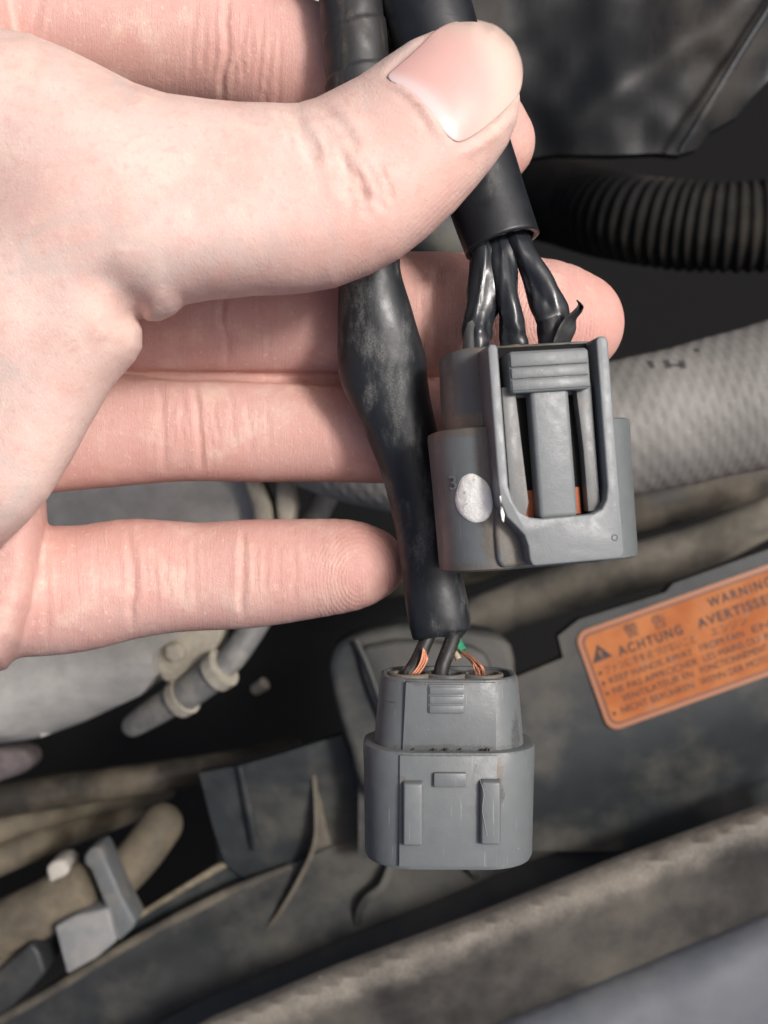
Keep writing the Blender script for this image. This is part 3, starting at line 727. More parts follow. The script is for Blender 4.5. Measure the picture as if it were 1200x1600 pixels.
# ================================================================== upper connector
u = 0.083*(D-4)/D
R1 = Matrix.Translation(P(828, 715, 4)) @ Matrix.Rotation(math.radians(4.4), 4, 'Z') @ Matrix.Rotation(math.radians(8.5), 4, 'Y')
c1 = empty('connector', mat=R1)
tag(c1, 'grey plastic connector with white paint dot and open latch frame', 'connector', 'grey plastic wiring connectors')
def s1(*a): return [v*u for v in a]
def sec(*rows): return [tuple(v*u for v in r) for r in rows]
rs = from_bm('rear_shell', lshell(sec((30, 133, 78, 66), (110, 131, 78, 66), (157, 129, 77, 65), (165, 126, 74, 62), (167, 120, 68, 58), (167, 108, 58, 50), (151, 106, 56, 48))), M['grey_one_rear'], c1)
from_bm('hood', lshell(sec((-120, 140, 76, 62), (-163, 141, 78, 64), (-166, 147, 86, 72), (-163, 152.5, 92, 78), (-150, 153, 93, 78), (-40, 154, 93, 78), (40, 156, 93, 78), (46, 155, 92, 77), (48, 151, 88, 74), (48, 128, 70, 58)), True, True, 10), M['grey_one'], c1)
g = 0.94
# base plate and latch frame
H0, H1 = 72*u, 124*u
fr_out = []
gl, gr = -88, 88
def gp(pts): return [(x*u, y*u) for x, y in pts]
from_bm('slot_shade_plate', lprism(gp([(-72, -96), (72, -96), (72, 160), (-72, 160)]), 70*u, 94.5*u, 0.1), M['dark_in'], c1)  # black plate on the uncut hood, painting the shade of deep slots
frame = [(-89, 154), (-89, -40), (-87, -66), (-80, -88), (-66, -104), (-56, -116), (-52, -132), (-51, -150), (-49, -158), (-44, -161), (84, -161), (89, -158), (91, -150), (91, 157), (87, 163), (77, 163), (73, 157),
         (73, -56), (70, -74), (62, -87), (48, -93), (-30, -94), (-46, -91), (-60, -82), (-69, -66), (-74, -44), (-74, 154), (-77, 160), (-86, 160)]
from_bm('latch_frame', lprism(gp(frame), 72*u, 134*u, 0.22, 3), M['grey_clean'], c1)
from_bm('frame_skirt', lprism(gp([(-90, -150), (-84, -162), (-40, -162), (-40, -90), (-70, -80), (-84, -64), (-88, -84), (-90, -112)]), 70*u, 101*u, 0.75, 4), M['grey_dirty'], c1)
# rails either side of the slots
from_bm('rail', lprism(gp([(-68, -90), (-46, -90), (-40, -70), (-47, 86), (-50, 100), (-68, 100)]), 88*u, 114*u, 0.2), M['grey_speck'], c1)
from_bm('rail', lprism(gp([(48, -90), (68, -90), (68, 100), (46, 100), (44, 86), (48, 0)]), 88*u, 114*u, 0.2), M['grey_speck'], c1)
# the latch
la = from_bm('latch', lprism(gp([(-29, -95), (29, -95), (29, 96), (29, 104), (-29, 104), (-29, 96)]), 93*u, 126*u, 0.55, 3), M['grey_clean'], c1)
tb = from_bm('thumb_tab', lprism(gp([(-60, 92), (-56, 88), (56, 88), (60, 92), (60, 143), (56, 148), (-56, 148), (-60, 143)]), 92*u, 134*u, 0.5, 3), M['grey'], c1)
for y0_, y1_, z1_ in ((91, 107, 136), (108, 124, 137), (125, 145, 137.6)):
    from_bm('grip_ridge', lbox(-58*u, 58*u, y0_*u, y1_*u, 131*u, z1_*u, 0.16), M['grey'], tb)
from_bm('tab_root', lbox(-62*u, 62*u, 84*u, 104*u, 82*u, 100*u, 0.4), M['grey_speck'], c1)
from_bm('seal', lbox(-44*u, 44*u, -92*u, -52*u, 92*u, 96.0*u, 0.1), M['orange'], c1)
# grime at the wire end
from_bm('wire_grommet', lshell(sec((145, 104, 54, 44), (161, 102, 52, 42), (163, 96, 46, 38))), M['grime'], c1)
for xx in (-78, -8, 58):
    from_bm('wire_collar', ltube(xx*u, 8*u, 150*u, 171*u, 31*u, 23*u), M['grey_dirty'], c1)
from_bm('top_lip', lprism(gp([(-72, 140), (68, 140), (66, 158), (50, 163), (30, 161), (6, 165), (-18, 163), (-30, 167), (-56, 164), (-72, 160)]), 62*u, 84*u, 0.35), M['grime'], c1)
# white paint dab
pd = smooth_poly([(-78, -42), (-92, -46), (-99, -60), (-103, -80), (-98, -100), (-84, -113), (-66, -112), (-55, -98), (-54, -76), (-60, -56)], 4)
pd = [(a-35, b+21) for a, b in pd]
bm = bmesh.new()
cxp = sum(a for a, b in pd)/len(pd); cyp = sum(b for a, b in pd)/len(pd)
def hood_z(x):          # front of the rounded hood at local x (px)
    ax = abs(x); 
    return 93 if ax < 76 else 93-78+math.sqrt(max(0, 78**2-(ax-76)**2))
rings = []
for s, hh in ((1.0, 0.2), (0.96, 2.2), (0.85, 3.6), (0.6, 4.2), (0.3, 4.0)):
    rings.append([bm.verts.new(Vector(((cxp+(a-cxp)*s)*u, (cyp+(b-cyp)*s)*u, (hood_z(cxp+(a-cxp)*s)+hh+0.8*nz(a*s, b*s, 0.08, 20))*u))*MM) for a, b in pd])
for a, b in zip(rings, rings[1:]):
    for j in range(len(a)): bm.faces.new((a[j], a[(j+1) % len(a)], b[(j+1) % len(a)], b[j]))
bm.faces.new(rings[-1])
from_bm('paint_dab', bm, M['white'], c1)
from_bm('paint_smear', lprism(gp([(-89, -58), (-86, -56), (-86, -72), (-83, -84), (-85, -96), (-88, -92), (-89, -80), (-87.5, -70)]), 132*u, 135.2*u, 0.1), M['white'], c1)
def emboss(s, mat_loc, size, material, par, name='embossed_mark'):
    cu = bpy.data.curves.new('txt', 'FONT'); cu.body = s; cu.size = size*MM; cu.extrude = 0.06*MM
    to = bpy.data.objects.new('txt', cu); C.objects.link(to); bpy.context.view_layer.update()
    me = bpy.data.meshes.new_from_object(to.evaluated_get(bpy.context.evaluated_depsgraph_get())); bpy.data.objects.remove(to)
    me.transform(mat_loc); me.name = name
    return link(name, me, material, par, False)
emboss('3', Matrix.Translation(Vector((-145*u, -42*u, hood_z(-140)*u+0.02))*MM) @ Matrix.Rotation(math.radians(-44), 4, 'Y'), 2.4, M['grey'], c1)
from_bm('moulded_dot', ltube(0, 0, 0, 0.12, 0.45, 0.25, 14), M['grey'], c1)
bpy.data.objects['moulded_dot'].matrix_local = Matrix.Translation(Vector((78*u, -130*u, 134*u-0.03))*MM) @ Matrix.Rotation(math.radians(90), 4, 'X')

# ================================================================== lower connector
u = 0.083*(D+2)/D
R2 = Matrix.Translation(P(700, 1200, -2)) @ Matrix.Rotation(math.radians(-0.3), 4, 'Z')
c2 = empty('connector', mat=R2)
tag(c2, 'grey plastic connector with two vertical ribs and bare copper wires on top', 'connector', 'grey plastic wiring connectors')
from_bm('rear_shell', lshell(sec((30, 116, 76, 62), (50, 115, 76, 62), (140, 107, 74, 60), (148, 105, 72, 58), (150, 101, 68, 54), (149, 96, 63, 50), (126, 94, 61, 48)), True, True, 10), M['grey_two_rear'], c2)
from_bm('cavity_floor', lshell(sec((120, 93, 60, 47), (127.5, 93, 60, 47))), M['grime'], c2)
hd2 = from_bm('hood', lshell(sec((-90, 108, 72, 58), (-126, 110, 74, 60), (-131, 118, 82, 68), (-129, 126, 90, 74), (-122, 129, 93, 76), (0, 131, 95, 76), (38, 132.5, 95, 76), (44, 131, 93.5, 75), (46, 126, 88, 72), (44, 112, 74, 62)), True, True, 12), M['grey_two'], c2)
from_bm('front_panel', lprism(gp([(-77, -123), (67, -123), (67, 41), (-77, 41)]), 88*u, 95.7*u, 0.05), M['grey_two'], c2)
from_bm('front_panel', lprism(gp([(-73, 38), (67, 38), (66, 146), (-68, 146)]), 68*u, 76.9*u, 0.05), M['grey_two_rear'], c2)
from_bm('vertical_rib', lbox(-74*u, -41*u, -91*u, 5*u, 92*u, 109*u, 0.25, 3, 0.25), M['grey'], c2)
from_bm('vertical_rib', lbox(40*u, 73*u, -89*u, 8*u, 92*u, 109*u, 0.25, 3, 0.25), M['grey'], c2)
from_bm('centre_tab', lprism(gp([(-27, -4), (21, -4), (21, 17), (-27, 17)]), 92*u, 104*u, 0.2), M['grey'], c2)
tb2 = from_bm('grip_tab', lprism(gp([(-35, 102), (-33, 100), (18, 100), (20, 102), (20, 141), (18, 143), (-33, 143), (-35, 141)]), 72*u, 80*u, 0.15), M['grey'], c2)
for yy in (106.5, 120, 134):
    from_bm('grip_ridge', lbox(-33*u, 18*u, (yy-5.6)*u, (yy+5.6)*u, 79*u, 82*u, 0.1), M['grey'], tb2)
for xx in (-60, -4, 52):
    from_bm('wire_socket', ltube(xx*u, 6*u, 118*u, 150*u, 33*u, 25*u, 36), M['grey_dirty'], c2)
    from_bm('rubber_plug', ltube(xx*u, 6*u, 118*u, 142*u, 22*u, 11*u, 28), M['dark_in'], c2)
for k in range(14):
    x = random.uniform(-70, 66); y = random.choice((46, 44, 47))
    if random.random() < 0.5: x = random.uniform(44, 62)
    bmk = bmesh.new(); bmesh.ops.create_icosphere(bmk, subdivisions=1, radius=random.uniform(0.05, 0.22)*MM)
    for v in bmk.verts: v.co = v.co*random.uniform(0.8, 1.3)+Vector((x*u, y*u, random.uniform(74, 88)*u))*MM
    if k == 0: crumbs = bmk
    else:
        tmp = bpy.data.meshes.new('t'); bmk.to_mesh(tmp); bmk.free(); crumbs.from_mesh(tmp); bpy.data.meshes.remove(tmp)
tag(from_bm('dirt_crumbs', crumbs, M['grime'], c2), kind='stuff')
# hair-thin fibre lying across the right rib
from_bm('pale_fibre', lsweep([tuple(v*u for v in q) for q in ((38, 30, 99), (40, 10, 111), (46, -10, 111), (44, -34, 111), (47, -52, 111), (51, -72, 111))], 0.028, 6, 40), M['pale'], c2)
# wires between the sleeve and the lower connector (belong to the cable)
def wire(name, pts, r, m, par, radii=None):
    w = [P(a, b, z)/MM for a, b, z in pts]
    return child(from_bm(name, lsweep(w, r, 12, 30, radii), m), par)
w1 = wire('wire', [(675, 980, -4), (664, 1006, -3.5), (652, 1032, -3), (640, 1052, -2), (632, 1075, -2)], 0.95, M['wire'], ca)
w2 = wire('wire', [(712, 978, -4), (706, 1002, -3), (697, 1025, -2.5), (690, 1046, -2), (688, 1075, -2)], 1.0, M['wire'], ca)
w3 = wire('wire', [(706, 985, -5), (712, 1003, -4), (718, 1014, -3.6), (721, 1019, -3.4)], 0.85, M['green'], ca)
wire('wire_stripe', [(704, 998, -4.2), (709, 1012, -3.6), (714, 1024, -3.0), (717, 1030, -2.8)], 0.45, M['cream'], w3)
for k in range(10):
    j = random.uniform; dx = 11*k/9.0+j(-1, 1); dz = j(-0.2, 0.7)
    e = j(-5, 8)
    wire('copper_strand', [(714+dx*0.5, 1013+dx*0.2, -3.3+dz*0.6), (725+dx*0.9, 1023+dx*0.3+j(-2, 2), -2.7+dz), (736+dx*1.1+j(-2, 2), 1032+dx*0.3+j(-2, 2), -2.2+dz), (742+dx*1.2, 1045+j(-2, 2), -2.0+dz), (746+dx, 1058+e, -2)], 0.085, M['copper'], w3)
for k in range(9):
    j = random.uniform; dx = 12*k/8.0+j(-1, 1); dz = 0.75-0.07*k+j(-.1, .1)
    wire('copper_strand', [(661+dx*0.4, 1014+k*0.8+j(-2, 2), -2.5+dz), (658+dx*0.8+j(-1, 1), 1030+j(-1, 1), -2.2+dz), (651+dx, 1043, -2.0+dz), (641+dx*1.1, 1055, -1.8+dz), (634+dx, 1066, -2)], 0.085, M['copper'], w1)

# ================================================================== the hand
def px_of(p):
    k = S0*(D-p[:, 2])/D
    return 600+p[:, 0]/k, 800-p[:, 1]/k, k

def chain_nodes(nodes, n):
    q = catmull(nodes, n); out = []
    for a, b, z, h in q:
        k = S0*(D-z)/D
        out.append(((a-600)*k, (800-b)*k, z, h*k))
    return np.array(out)
def sd_chain(p, N):
    """distance to a chain of round cones; also arc position"""
    lo = N[:, :3].min(0)-N[:, 3].max()-9; hi = N[:, :3].max(0)+N[:, 3].max()+9
    d = np.full(len(p), 9.0, np.float32)
    idx = np.where(((p > lo) & (p < hi)).all(1))[0]
    if len(idx) == 0: return d
    q = p[idx]; best = np.full(len(q), 1e9)
    for a, b in zip(N, N[1:]):
        ab = b[:3]-a[:3]; L2 = ab@ab
        t_ = np.clip(((q-a[:3])@ab)/L2, 0, 1)
        dd = np.sqrt(((q-a[:3]-t_[:, None]*ab)**2).sum(1))-(a[3]+t_*(b[3]-a[3]))
        np.minimum(best, dd, out=best)
    d[idx] = best
    return d
def smin(a, b, k):
    h = np.maximum(k-np.abs(a-b), 0)/k
    return np.minimum(a, b)-h*h*k*0.25

FING = {
 'little': [(-60, 930, -13, 95), (60, 922, -12, 95), (130, 917, -12, 91), (200, 905, -12, 86.5), (260, 901, -12, 81), (320, 900, -12, 77), (400, 896, -11.5, 78), (485, 889, -11, 73), (540, 884, -10.5, 66), (574, 881, -10, 52)],
 'ring': [(-60, 690, -16, 92), (80, 677, -15.5, 87), (200, 669, -15.5, 82), (300, 667, -15.2, 79), (420, 667.5, -15.5, 78), (540, 669, -15.5, 78), (640, 672, -15.5, 78), (740, 676, -15.5, 72), (790, 680, -15.5, 60)],
 'middle': [(-60, 470, -17, 100), (100, 485, -16, 94), (250, 496, -15, 90), (350, 497, -14.5, 88), (450, 496, -14.5, 90), (560, 494, -14.5, 92), (680, 494, -14.5, 92), (780, 497, -14.5, 91), (850, 501, -14.5, 86), (898, 506, -14, 72)],
 'index': [(-120, 20, -14, 112), (60, 40, -13, 108), (220, 60, -12.5, 102), (340, 76, -12.5, 98), (450, 104, -12.5, 96), (540, 134, -12.5, 94), (640, 168, -12.5, 92), (730, 204, -12.5, 82), (772, 222, -12.5, 60)],
}
CH = {k: chain_nodes(v, 26) for k, v in FING.items()}
WR = np.array([((-430-600)*.09, 34, -12, 27), ((-560-600)*.09, 30, -12, 24), ((-900-600)*.09, 26, -14, 27)], float)

thumb_poly = [(0, 43), (47, 51), (103, 75), (163, 105), (210, 128), (261, 145), (327, 156), (373, 160), (420, 160), (467, 161), (495, 152), (521, 139), (560, 119), (600, 90), (640, 63), (676, 45), (709, 41), (741, 41), (770, 51), (794, 74), (806, 102), (810, 130), (812, 158), (807, 190), (792, 227), (770, 260), (744, 293), (711, 330), (667, 370), (623, 405), (579, 429), (524, 451), (477, 459), (440, 461), (397, 461), (327, 467), (289, 475), (272, 492), (250, 503), (230, 503), (216, 494), (224, 515), (224, 545), (212, 566), (198, 581), (176, 607), (136, 669), (108, 720), (74, 777), (45, 811), (0, 850), (-100, 880), (-250, 830), (-400, 640), (-430, 330), (-330, 130), (-160, 50)]
palm_poly = [(66, 770), (70, 830), (68, 890), (60, 947), (36, 1005), (6, 1040), (-100, 1075), (-250, 1000), (-430, 780), (-470, 400), (-430, 80), (-300, -70), (-100, -110), (10, -70), (30, 60), (30, 300), (34, 560), (40, 700)]
GX0, GY0, GS = -760, -300, 3
GW, GH = 560, 500
def raster_sd(poly, blur):
    X, Y = np.meshgrid(GX0+GS*np.arange(GW), GY0+GS*np.arange(GH), indexing='ij')
    pl = np.array(poly, float); d2 = np.full(X.shape, 1e12); ins = np.zeros(X.shape, bool)
    for a, b in zip(pl, np.roll(pl, -1, 0)):
        e = b-a; wx = X-a[0]; wy = Y-a[1]
        t_ = np.clip((wx*e[0]+wy*e[1])/(e@e), 0, 1)
        d2 = np.minimum(d2, (wx-t_*e[0])**2+(wy-t_*e[1])**2)
        c = (a[1] > Y) != (b[1] > Y)
        with np.errstate(divide='ignore', invalid='ignore'):
            ins ^= c & (X < (b[0]-a[0])*(Y-a[1])/(b[1]-a[1]+1e-12)+a[0])
    s = np.sqrt(d2); s[ins] *= -1
    # soften the medial axis only (keeps the outline)
    kk = np.exp(-0.5*(np.arange(-3*blur, 3*blur+1)/blur)**2); kk /= kk.sum()
    sm = np.apply_along_axis(lambda v: np.convolve(np.pad(v, 3*blur, 'edge'), kk, 'valid'), 0, s)
    sm = np.apply_along_axis(lambda v: np.convolve(np.pad(v, 3*blur, 'edge'), kk, 'valid'), 1, sm)
    w = np.clip((-s-12)/40, 0, 1)
    return s*(1-w)+sm*w
def rbf(ctrl, sig):
    X, Y = np.meshgrid(GX0+GS*np.arange(GW), GY0+GS*np.arange(GH), indexing='ij')
    num = [np.zeros(X.shape) for _ in ctrl[0][2:]]; den = np.zeros(X.shape)+1e-9
    for c in ctrl:
        w = np.exp(-((X-c[0])**2+(Y-c[1])**2)/(2*sig*sig))+1e-7
        den += w
        for i, v in enumerate(c[2:]): num[i] += w*v
    return [n_/den for n_ in num]
def samp(A, x, y):
    fx = np.clip((x-GX0)/GS, 0, GW-1.001); fy = np.clip((y-GY0)/GS, 0, GH-1.001)
    i = fx.astype(int); j = fy.astype(int); fx = fx-i; fy = fy-j
    return (A[i, j]*(1-fx)*(1-fy)+A[i+1, j]*fx*(1-fy)+A[i, j+1]*(1-fx)*fy+A[i+1, j+1]*fx*fy)
RT = raster_sd(thumb_poly, 8); RP = raster_sd(palm_poly, 6)
ZT, HT, QT = rbf([  # px, py, centre z, half thickness, edge radius
    (775, 90, 12.8, 6.6, 8.0), (720, 170, 13, 7.4, 8.5), (640, 230, 13.6, 8.6, 9), (560, 285, 14.2, 9.4, 9), (470, 310, 14.4, 9.2, 9), (360, 315, 14.4, 9.6, 9.5),
    (250, 310, 14.4, 10.8, 10), (120, 260, 13.5, 12, 10), (180, 430, 13.5, 10.5, 9), (150, 580, 10.5, 8.5, 7.5), (60, 700, 9.5, 8.5, 7.5), (0, 480, 11, 12, 10), (0, 150, 11, 11, 9),
    (-150, 300, 4, 16, 12), (-150, 700, 2, 14, 11), (-330, 420, -6, 18, 14)], 85)
def sd_inflate(p, R, Z, H, Q):
    x, y, k = px_of(p)
    s = samp(R, x, y)*k
    z = Z if np.isscalar(Z) else samp(Z, x, y); h = H if np.isscalar(H) else samp(H, x, y); q = Q if np.isscalar(Q) else samp(Q, x, y)
    dz = np.abs(p[:, 2]-z)*q/h
    return (np.sqrt(np.maximum(s+q, 0)**2+dz**2)-q)*np.minimum(1, h/q)
def sd_parts(p):
    dT = sd_inflate(p, RT, ZT, HT, QT)
    dF = None
    for k in ('little', 'ring', 'middle', 'index'):
        d = sd_chain(p, CH[k]); dF = d if dF is None else smin(dF, d, 0.2)
    dP = sd_inflate(p, RP, -14.0, 13.5, 4.0)
    dF = smin(dF, dP, 0.8)
    dF = smin(dF, sd_chain(p, WR), 14)
    return dT, dF
def sdf(p):
    out = np.empty(len(p), np.float32)
    for i in range(0, len(p), 400000):
        dT, dF = sd_parts(p[i:i+400000]); out[i:i+400000] = smin(dT, dF, 3.0)
    return out

h = 0.42
lo = np.array([-162.0, -36.0, -46.0]); hi = np.array([44.0, 88.0, 30.0])
cb_ = 6                                   # fine cells per coarse block
nb_ = np.ceil((hi-lo)/(h*cb_)).astype(int)
bc = np.stack(np.meshgrid(*[lo[i]+(np.arange(nb_[i])+0.5)*h*cb_ for i in range(3)], indexing='ij'), -1).reshape(-1, 3)
dc = sdf(bc)
act = np.abs(dc) < h*cb_*0.5*1.74*1.5+0.8
shape = nb_*cb_
V = np.repeat(np.repeat(np.repeat(dc.reshape(nb_), cb_, 0), cb_, 1), cb_, 2).astype(np.float32)
ai = np.stack(np.unravel_index(np.where(act)[0], nb_), -1)
off = np.stack(np.meshgrid(*[np.arange(cb_)]*3, indexing='ij'), -1).reshape(-1, 3)
gi = (ai[:, None, :]*cb_+off[None]).reshape(-1, 3)
pts = lo+(gi+0.5)*h
V[gi[:, 0], gi[:, 1], gi[:, 2]] = sdf(pts)
V[0] = np.maximum(V[0], 1.0)              # close the forearm at the far end

def surface_nets(V, lo, h):
    S = V < 0
    c = [S[i:S.shape[0]-1+i, j:S.shape[1]-1+j, k:S.shape[2]-1+k] for i in (0, 1) for j in (0, 1) for k in (0, 1)]
    cnt = sum(x.astype(np.int8) for x in c)
    A = np.argwhere((cnt > 0) & (cnt < 8))
    cor = np.array([(i, j, k) for i in (0, 1) for j in (0, 1) for k in (0, 1)])
    vals = np.stack([V[A[:, 0]+o[0], A[:, 1]+o[1], A[:, 2]+o[2]] for o in cor], 1)
    pos = np.zeros((len(A), 3)); n = np.zeros(len(A))
    for a in range(8):
        for b in range(a+1, 8):
            if np.abs(cor[a]-cor[b]).sum() != 1: continue
            m = (vals[:, a] < 0) != (vals[:, b] < 0)
            t_ = vals[m, a]/(vals[m, a]-vals[m, b])
            pos[m] += cor[a]+t_[:, None]*(cor[b]-cor[a]); n[m] += 1
    pos = (A+pos/n[:, None]+0.5)*h+lo
    idx = -np.ones(np.array(V.shape)-1, np.int64); idx[A[:, 0], A[:, 1], A[:, 2]] = np.arange(len(A))
    quads = []
    for ax in range(3):
        sl0 = [slice(None)]*3; sl1 = [slice(None)]*3; sl0[ax] = slice(0, -1); sl1[ax] = slice(1, None)
        ch = S[tuple(sl0)] != S[tuple(sl1)]
        E = np.argwhere(ch); b, c_ = (ax+1) % 3, (ax+2) % 3
        E = E[(E[:, b] > 0) & (E[:, c_] > 0) & (E[:, b] < V.shape[b]-1) & (E[:, c_] < V.shape[c_]-1)]
        db = np.zeros(3, int); db[b] = 1; dc_ = np.zeros(3, int); dc_[c_] = 1
        g = lambda e: idx[e[:, 0], e[:, 1], e[:, 2]]
        q = np.stack([g(E-db-dc_), g(E-dc_), g(E), g(E-db)], 1)
        flip = ~S[E[:, 0], E[:, 1], E[:, 2]]
        q[flip] = q[flip][:, ::-1]
        quads.append(q)
    return pos, np.vstack(quads)
vp, quads = surface_nets(V, lo, h)
del V
quads = quads[(quads >= 0).all(1)]
def grad(p, e=0.25):
    g = np.stack([sdf(p+np.eye(3)[i]*e)-sdf(p-np.eye(3)[i]*e) for i in range(3)], 1)/(2*e)
    return g
for it in range(2):
    g = grad(vp); gl2 = np.maximum((g**2).sum(1), 0.15)
    stepv = np.clip(sdf(vp)/gl2, -0.4, 0.4)
    inner_ = vp[:, 0] > lo[0]+2
    vp[inner_] -= (g*stepv[:, None])[inner_]
g = grad(vp, 0.5); nrm = g/np.maximum(np.sqrt((g**2).sum(1)), 1e-6)[:, None]
dT, dF = sd_parts(vp)
isT = 1/(1+np.exp((dT-dF)/0.6))                       # 1 on the thumb, 0 on fingers and palm
vx, vy, vk = px_of(vp)
front = np.clip(nrm[:, 2]*2.2+0.3, 0, 1)
dist_f = {k: sd_chain(vp, CH[k]) for k in CH}
fk = list(CH); which = np.argmin(np.stack([dist_f[k] for k in fk], 1), 1)

def crease(poly, width, depth, own, jit=2.0, lipup=0.28):
    """cut a fold along a photo polyline; width mm, depth mm (+ in, - out)"""
    q = catmull([(a, b) for a, b in poly], max(8, 5*len(poly)))
    q = q+rng.normal(0, jit*0.35, q.shape)
    x0, y0 = q.min(0)-30; x1, y1 = q.max(0)+30
    m = np.where((vx > x0) & (vx < x1) & (vy > y0) & (vy < y1) & (own > 0.3))[0]
    if len(m) == 0: return
    best = np.full(len(m), 1e9); tt = np.zeros(len(m)); n_ = len(q)-1
    for i, (a, b) in enumerate(zip(q, q[1:])):
        e = b-a; t_ = np.clip(((vx[m]-a[0])*e[0]+(vy[m]-a[1])*e[1])/(e@e+1e-9), 0, 1)
        d = np.hypot(vx[m]-a[0]-t_*e[0], vy[m]-a[1]-t_*e[1])
        up = d < best; best[up] = d[up]; tt[up] = (i+t_[up])/n_
    fade = np.clip(np.minimum(tt, 1-tt)*5, 0, 1)
    dmm = best*vk[m]
    disp[m] -= depth*np.exp(-(dmm/width)**2)*fade*own[m]*front[m]
    disp[m] += lipup*depth*np.exp(-((dmm-2.0*width)/(1.1*width))**2)*fade*own[m]*front[m]
disp = np.zeros(len(vp))
own = {k: (1-isT)*(which == i) for i, k in enumerate(fk)}
def fold_set(f, xs, w, dep, lean=0, y_in=0.94):
    """creases across a finger at the given photo x positions"""
    nodes = np.array(FING[f], float)
    for i, x in enumerate(xs):
        yc = np.interp(x, nodes[:, 0], nodes[:, 1]); hw = np.interp(x, nodes[:, 0], nodes[:, 3])*y_in
        a0, a1 = (-1, 1) if i == 0 else (rng.uniform(-1, -0.45), rng.uniform(0.4, 1))
        crease([(x+lean*s*hw+rng.normal(0, 2.0), yc+s*hw) for s in np.linspace(a0, a1, 5)], w*(1 if i == 0 else 0.6), dep*(1 if i == 0 else 0.42), own[f])
fold_set('little', [379, 386, 400, 416, 436, 460], 0.38, 0.40)
fold_set('little', [204, 232, 214, 242, 262, 287, 305], 0.42, 0.38, 0.05)
fold_set('little', [72, 92, 120, 150], 0.5, 0.2, 0.05)
fold_set('ring', [309, 273, 287, 298, 326, 340, 365, 391, 419], 0.42, 0.40, 0.08)
fold_set('ring', [255, 240, 515, 535], 0.5, 0.2, 0.08)
fold_set('middle', [352, 343, 360, 416, 425, 404], 0.42, 0.38, 0.04)
fold_set('middle', [680, 690, 660], 0.6, 0.3)
fold_set('index', [352, 300, 318, 335, 365, 380, 392, 405, 420, 437], 0.42, 0.36, -0.05)
fold_set('index', [52, 60, 80], 0.5, 0.2, -0.2)
crease([(190, 586), (280, 587), (368, 588), (453, 590), (540, 593), (620, 596)], 0.5, 0.9, (1-isT), 0.5, 0.0)
# thumb: wrinkles over the joint, web fold, nail folds
for pl, w, dep in (
    ([(430, 166), (465, 190), (486, 225), (496, 262)], 1.0, 0.24), ([(478, 168), (512, 200), (534, 235), (543, 270), (552, 296), (572, 315)], 0.9, 0.30),
    ([(500, 170), (528, 188), (548, 214), (560, 245)], 0.6, 0.26), ([(455, 175), (478, 210), (490, 240)], 0.5, 0.2), ([(545, 262), (558, 280), (570, 300), (590, 318)], 0.55, 0.22),
    ([(560, 270), (572, 285), (584, 300)], 0.45, 0.22), ([(576, 262), (586, 280), (596, 292)], 0.4, 0.2), ([(530, 300), (556, 304), (580, 308)], 0.5, 0.28),
    ([(140, 418), (175, 448), (205, 480), (222, 502)], 1.9, 0.55)):
    crease(pl, w, dep, isT)
for k in range(26):
    x = 425+7*k; y = 168+4.5*k+rng.uniform(-14, 14); L_ = rng.uniform(25, 75)
    crease([(x, y), (x+0.26*L_, y+0.5*L_), (x+0.38*L_, y+L_)], 0.32, rng.uniform(0.08, 0.2), isT, 1.0)
for k in range(14):
    x = rng.uniform(540, 600); y = rng.uniform(255, 330); L_ = rng.uniform(12, 34); an = rng.uniform(0.5, 1.3)
    crease([(x, y), (x+0.5*L_*math.cos(an), y+0.5*L_*math.sin(an)), (x+L_*math.cos(an+0.3), y+L_*math.sin(an+0.3))], 0.34, rng.uniform(0.1, 0.24), isT, 1.0)
# nail fold: skin stands up just outside the nail edge
nail_poly = [(607, 116), (628, 97), (655, 73), (681, 47), (711, 33), (744, 31), (777, 41), (803, 66), (816, 99), (816, 130), (806, 154), (776, 184), (746, 208), (720, 221), (704, 216), (688, 198), (671, 174), (652, 153), (632, 137), (612, 127)]
nail_fold = [(684, 44), (652, 70), (622, 97), (597, 122), (630, 138), (652, 155), (672, 180), (689, 207), (706, 233), (744, 216), (780, 187), (808, 160)]
npl = np.array(smooth_poly(nail_poly, 3))
nm_ = np.where((vx > 580) & (vx < 830) & (vy > 20) & (vy < 245) & (isT > 0.5) & (nrm[:, 2] > -0.2))[0]
nd = np.full(len(nm_), 1e9); nin = np.zeros(len(nm_), bool)
for a, b in zip(npl, np.roll(npl, -1, 0)):
    e = b-a; t_ = np.clip(((vx[nm_]-a[0])*e[0]+(vy[nm_]-a[1])*e[1])/(e@e+1e-9), 0, 1)
    nd = np.minimum(nd, np.hypot(vx[nm_]-a[0]-t_*e[0], vy[nm_]-a[1]-t_*e[1]))
    c_ = (a[1] > vy[nm_]) != (b[1] > vy[nm_])
    with np.errstate(divide='ignore', invalid='ignore'):
        nin ^= c_ & (vx[nm_] < (b[0]-a[0])*(vy[nm_]-a[1])/(b[1]-a[1]+1e-12)+a[0])
nsd = np.where(nin, -nd, nd)                              # photo pixels, negative under the nail
sunk = np.clip((-nsd-1)/9.0, 0, 1); disp[nm_] -= 0.75*sunk*sunk*(3-2*sunk)
crease([(684, 44), (652, 70), (622, 97), (597, 122)], 0.4, 0.22, isT, 0.3)
crease([(708, 234), (744, 217), (780, 189), (808, 160)], 0.4, 0.30, isT, 0.3)
crease([(602, 127), (630, 139), (652, 156), (672, 182), (688, 208), (702, 230)], 0.55, -0.2, isT, 0.6)
crease([(596, 134), (624, 147), (645, 164), (663, 189), (678, 214)], 0.4, 0.16, isT, 0.8)
crease([(590, 130), (632, 146), (660, 165), (680, 188), (690, 212)], 0.9, -0.12, isT, 0.3)
crease([(715, 240), (752, 222), (786, 198)], 0.8, -0.15, isT, 0.3)
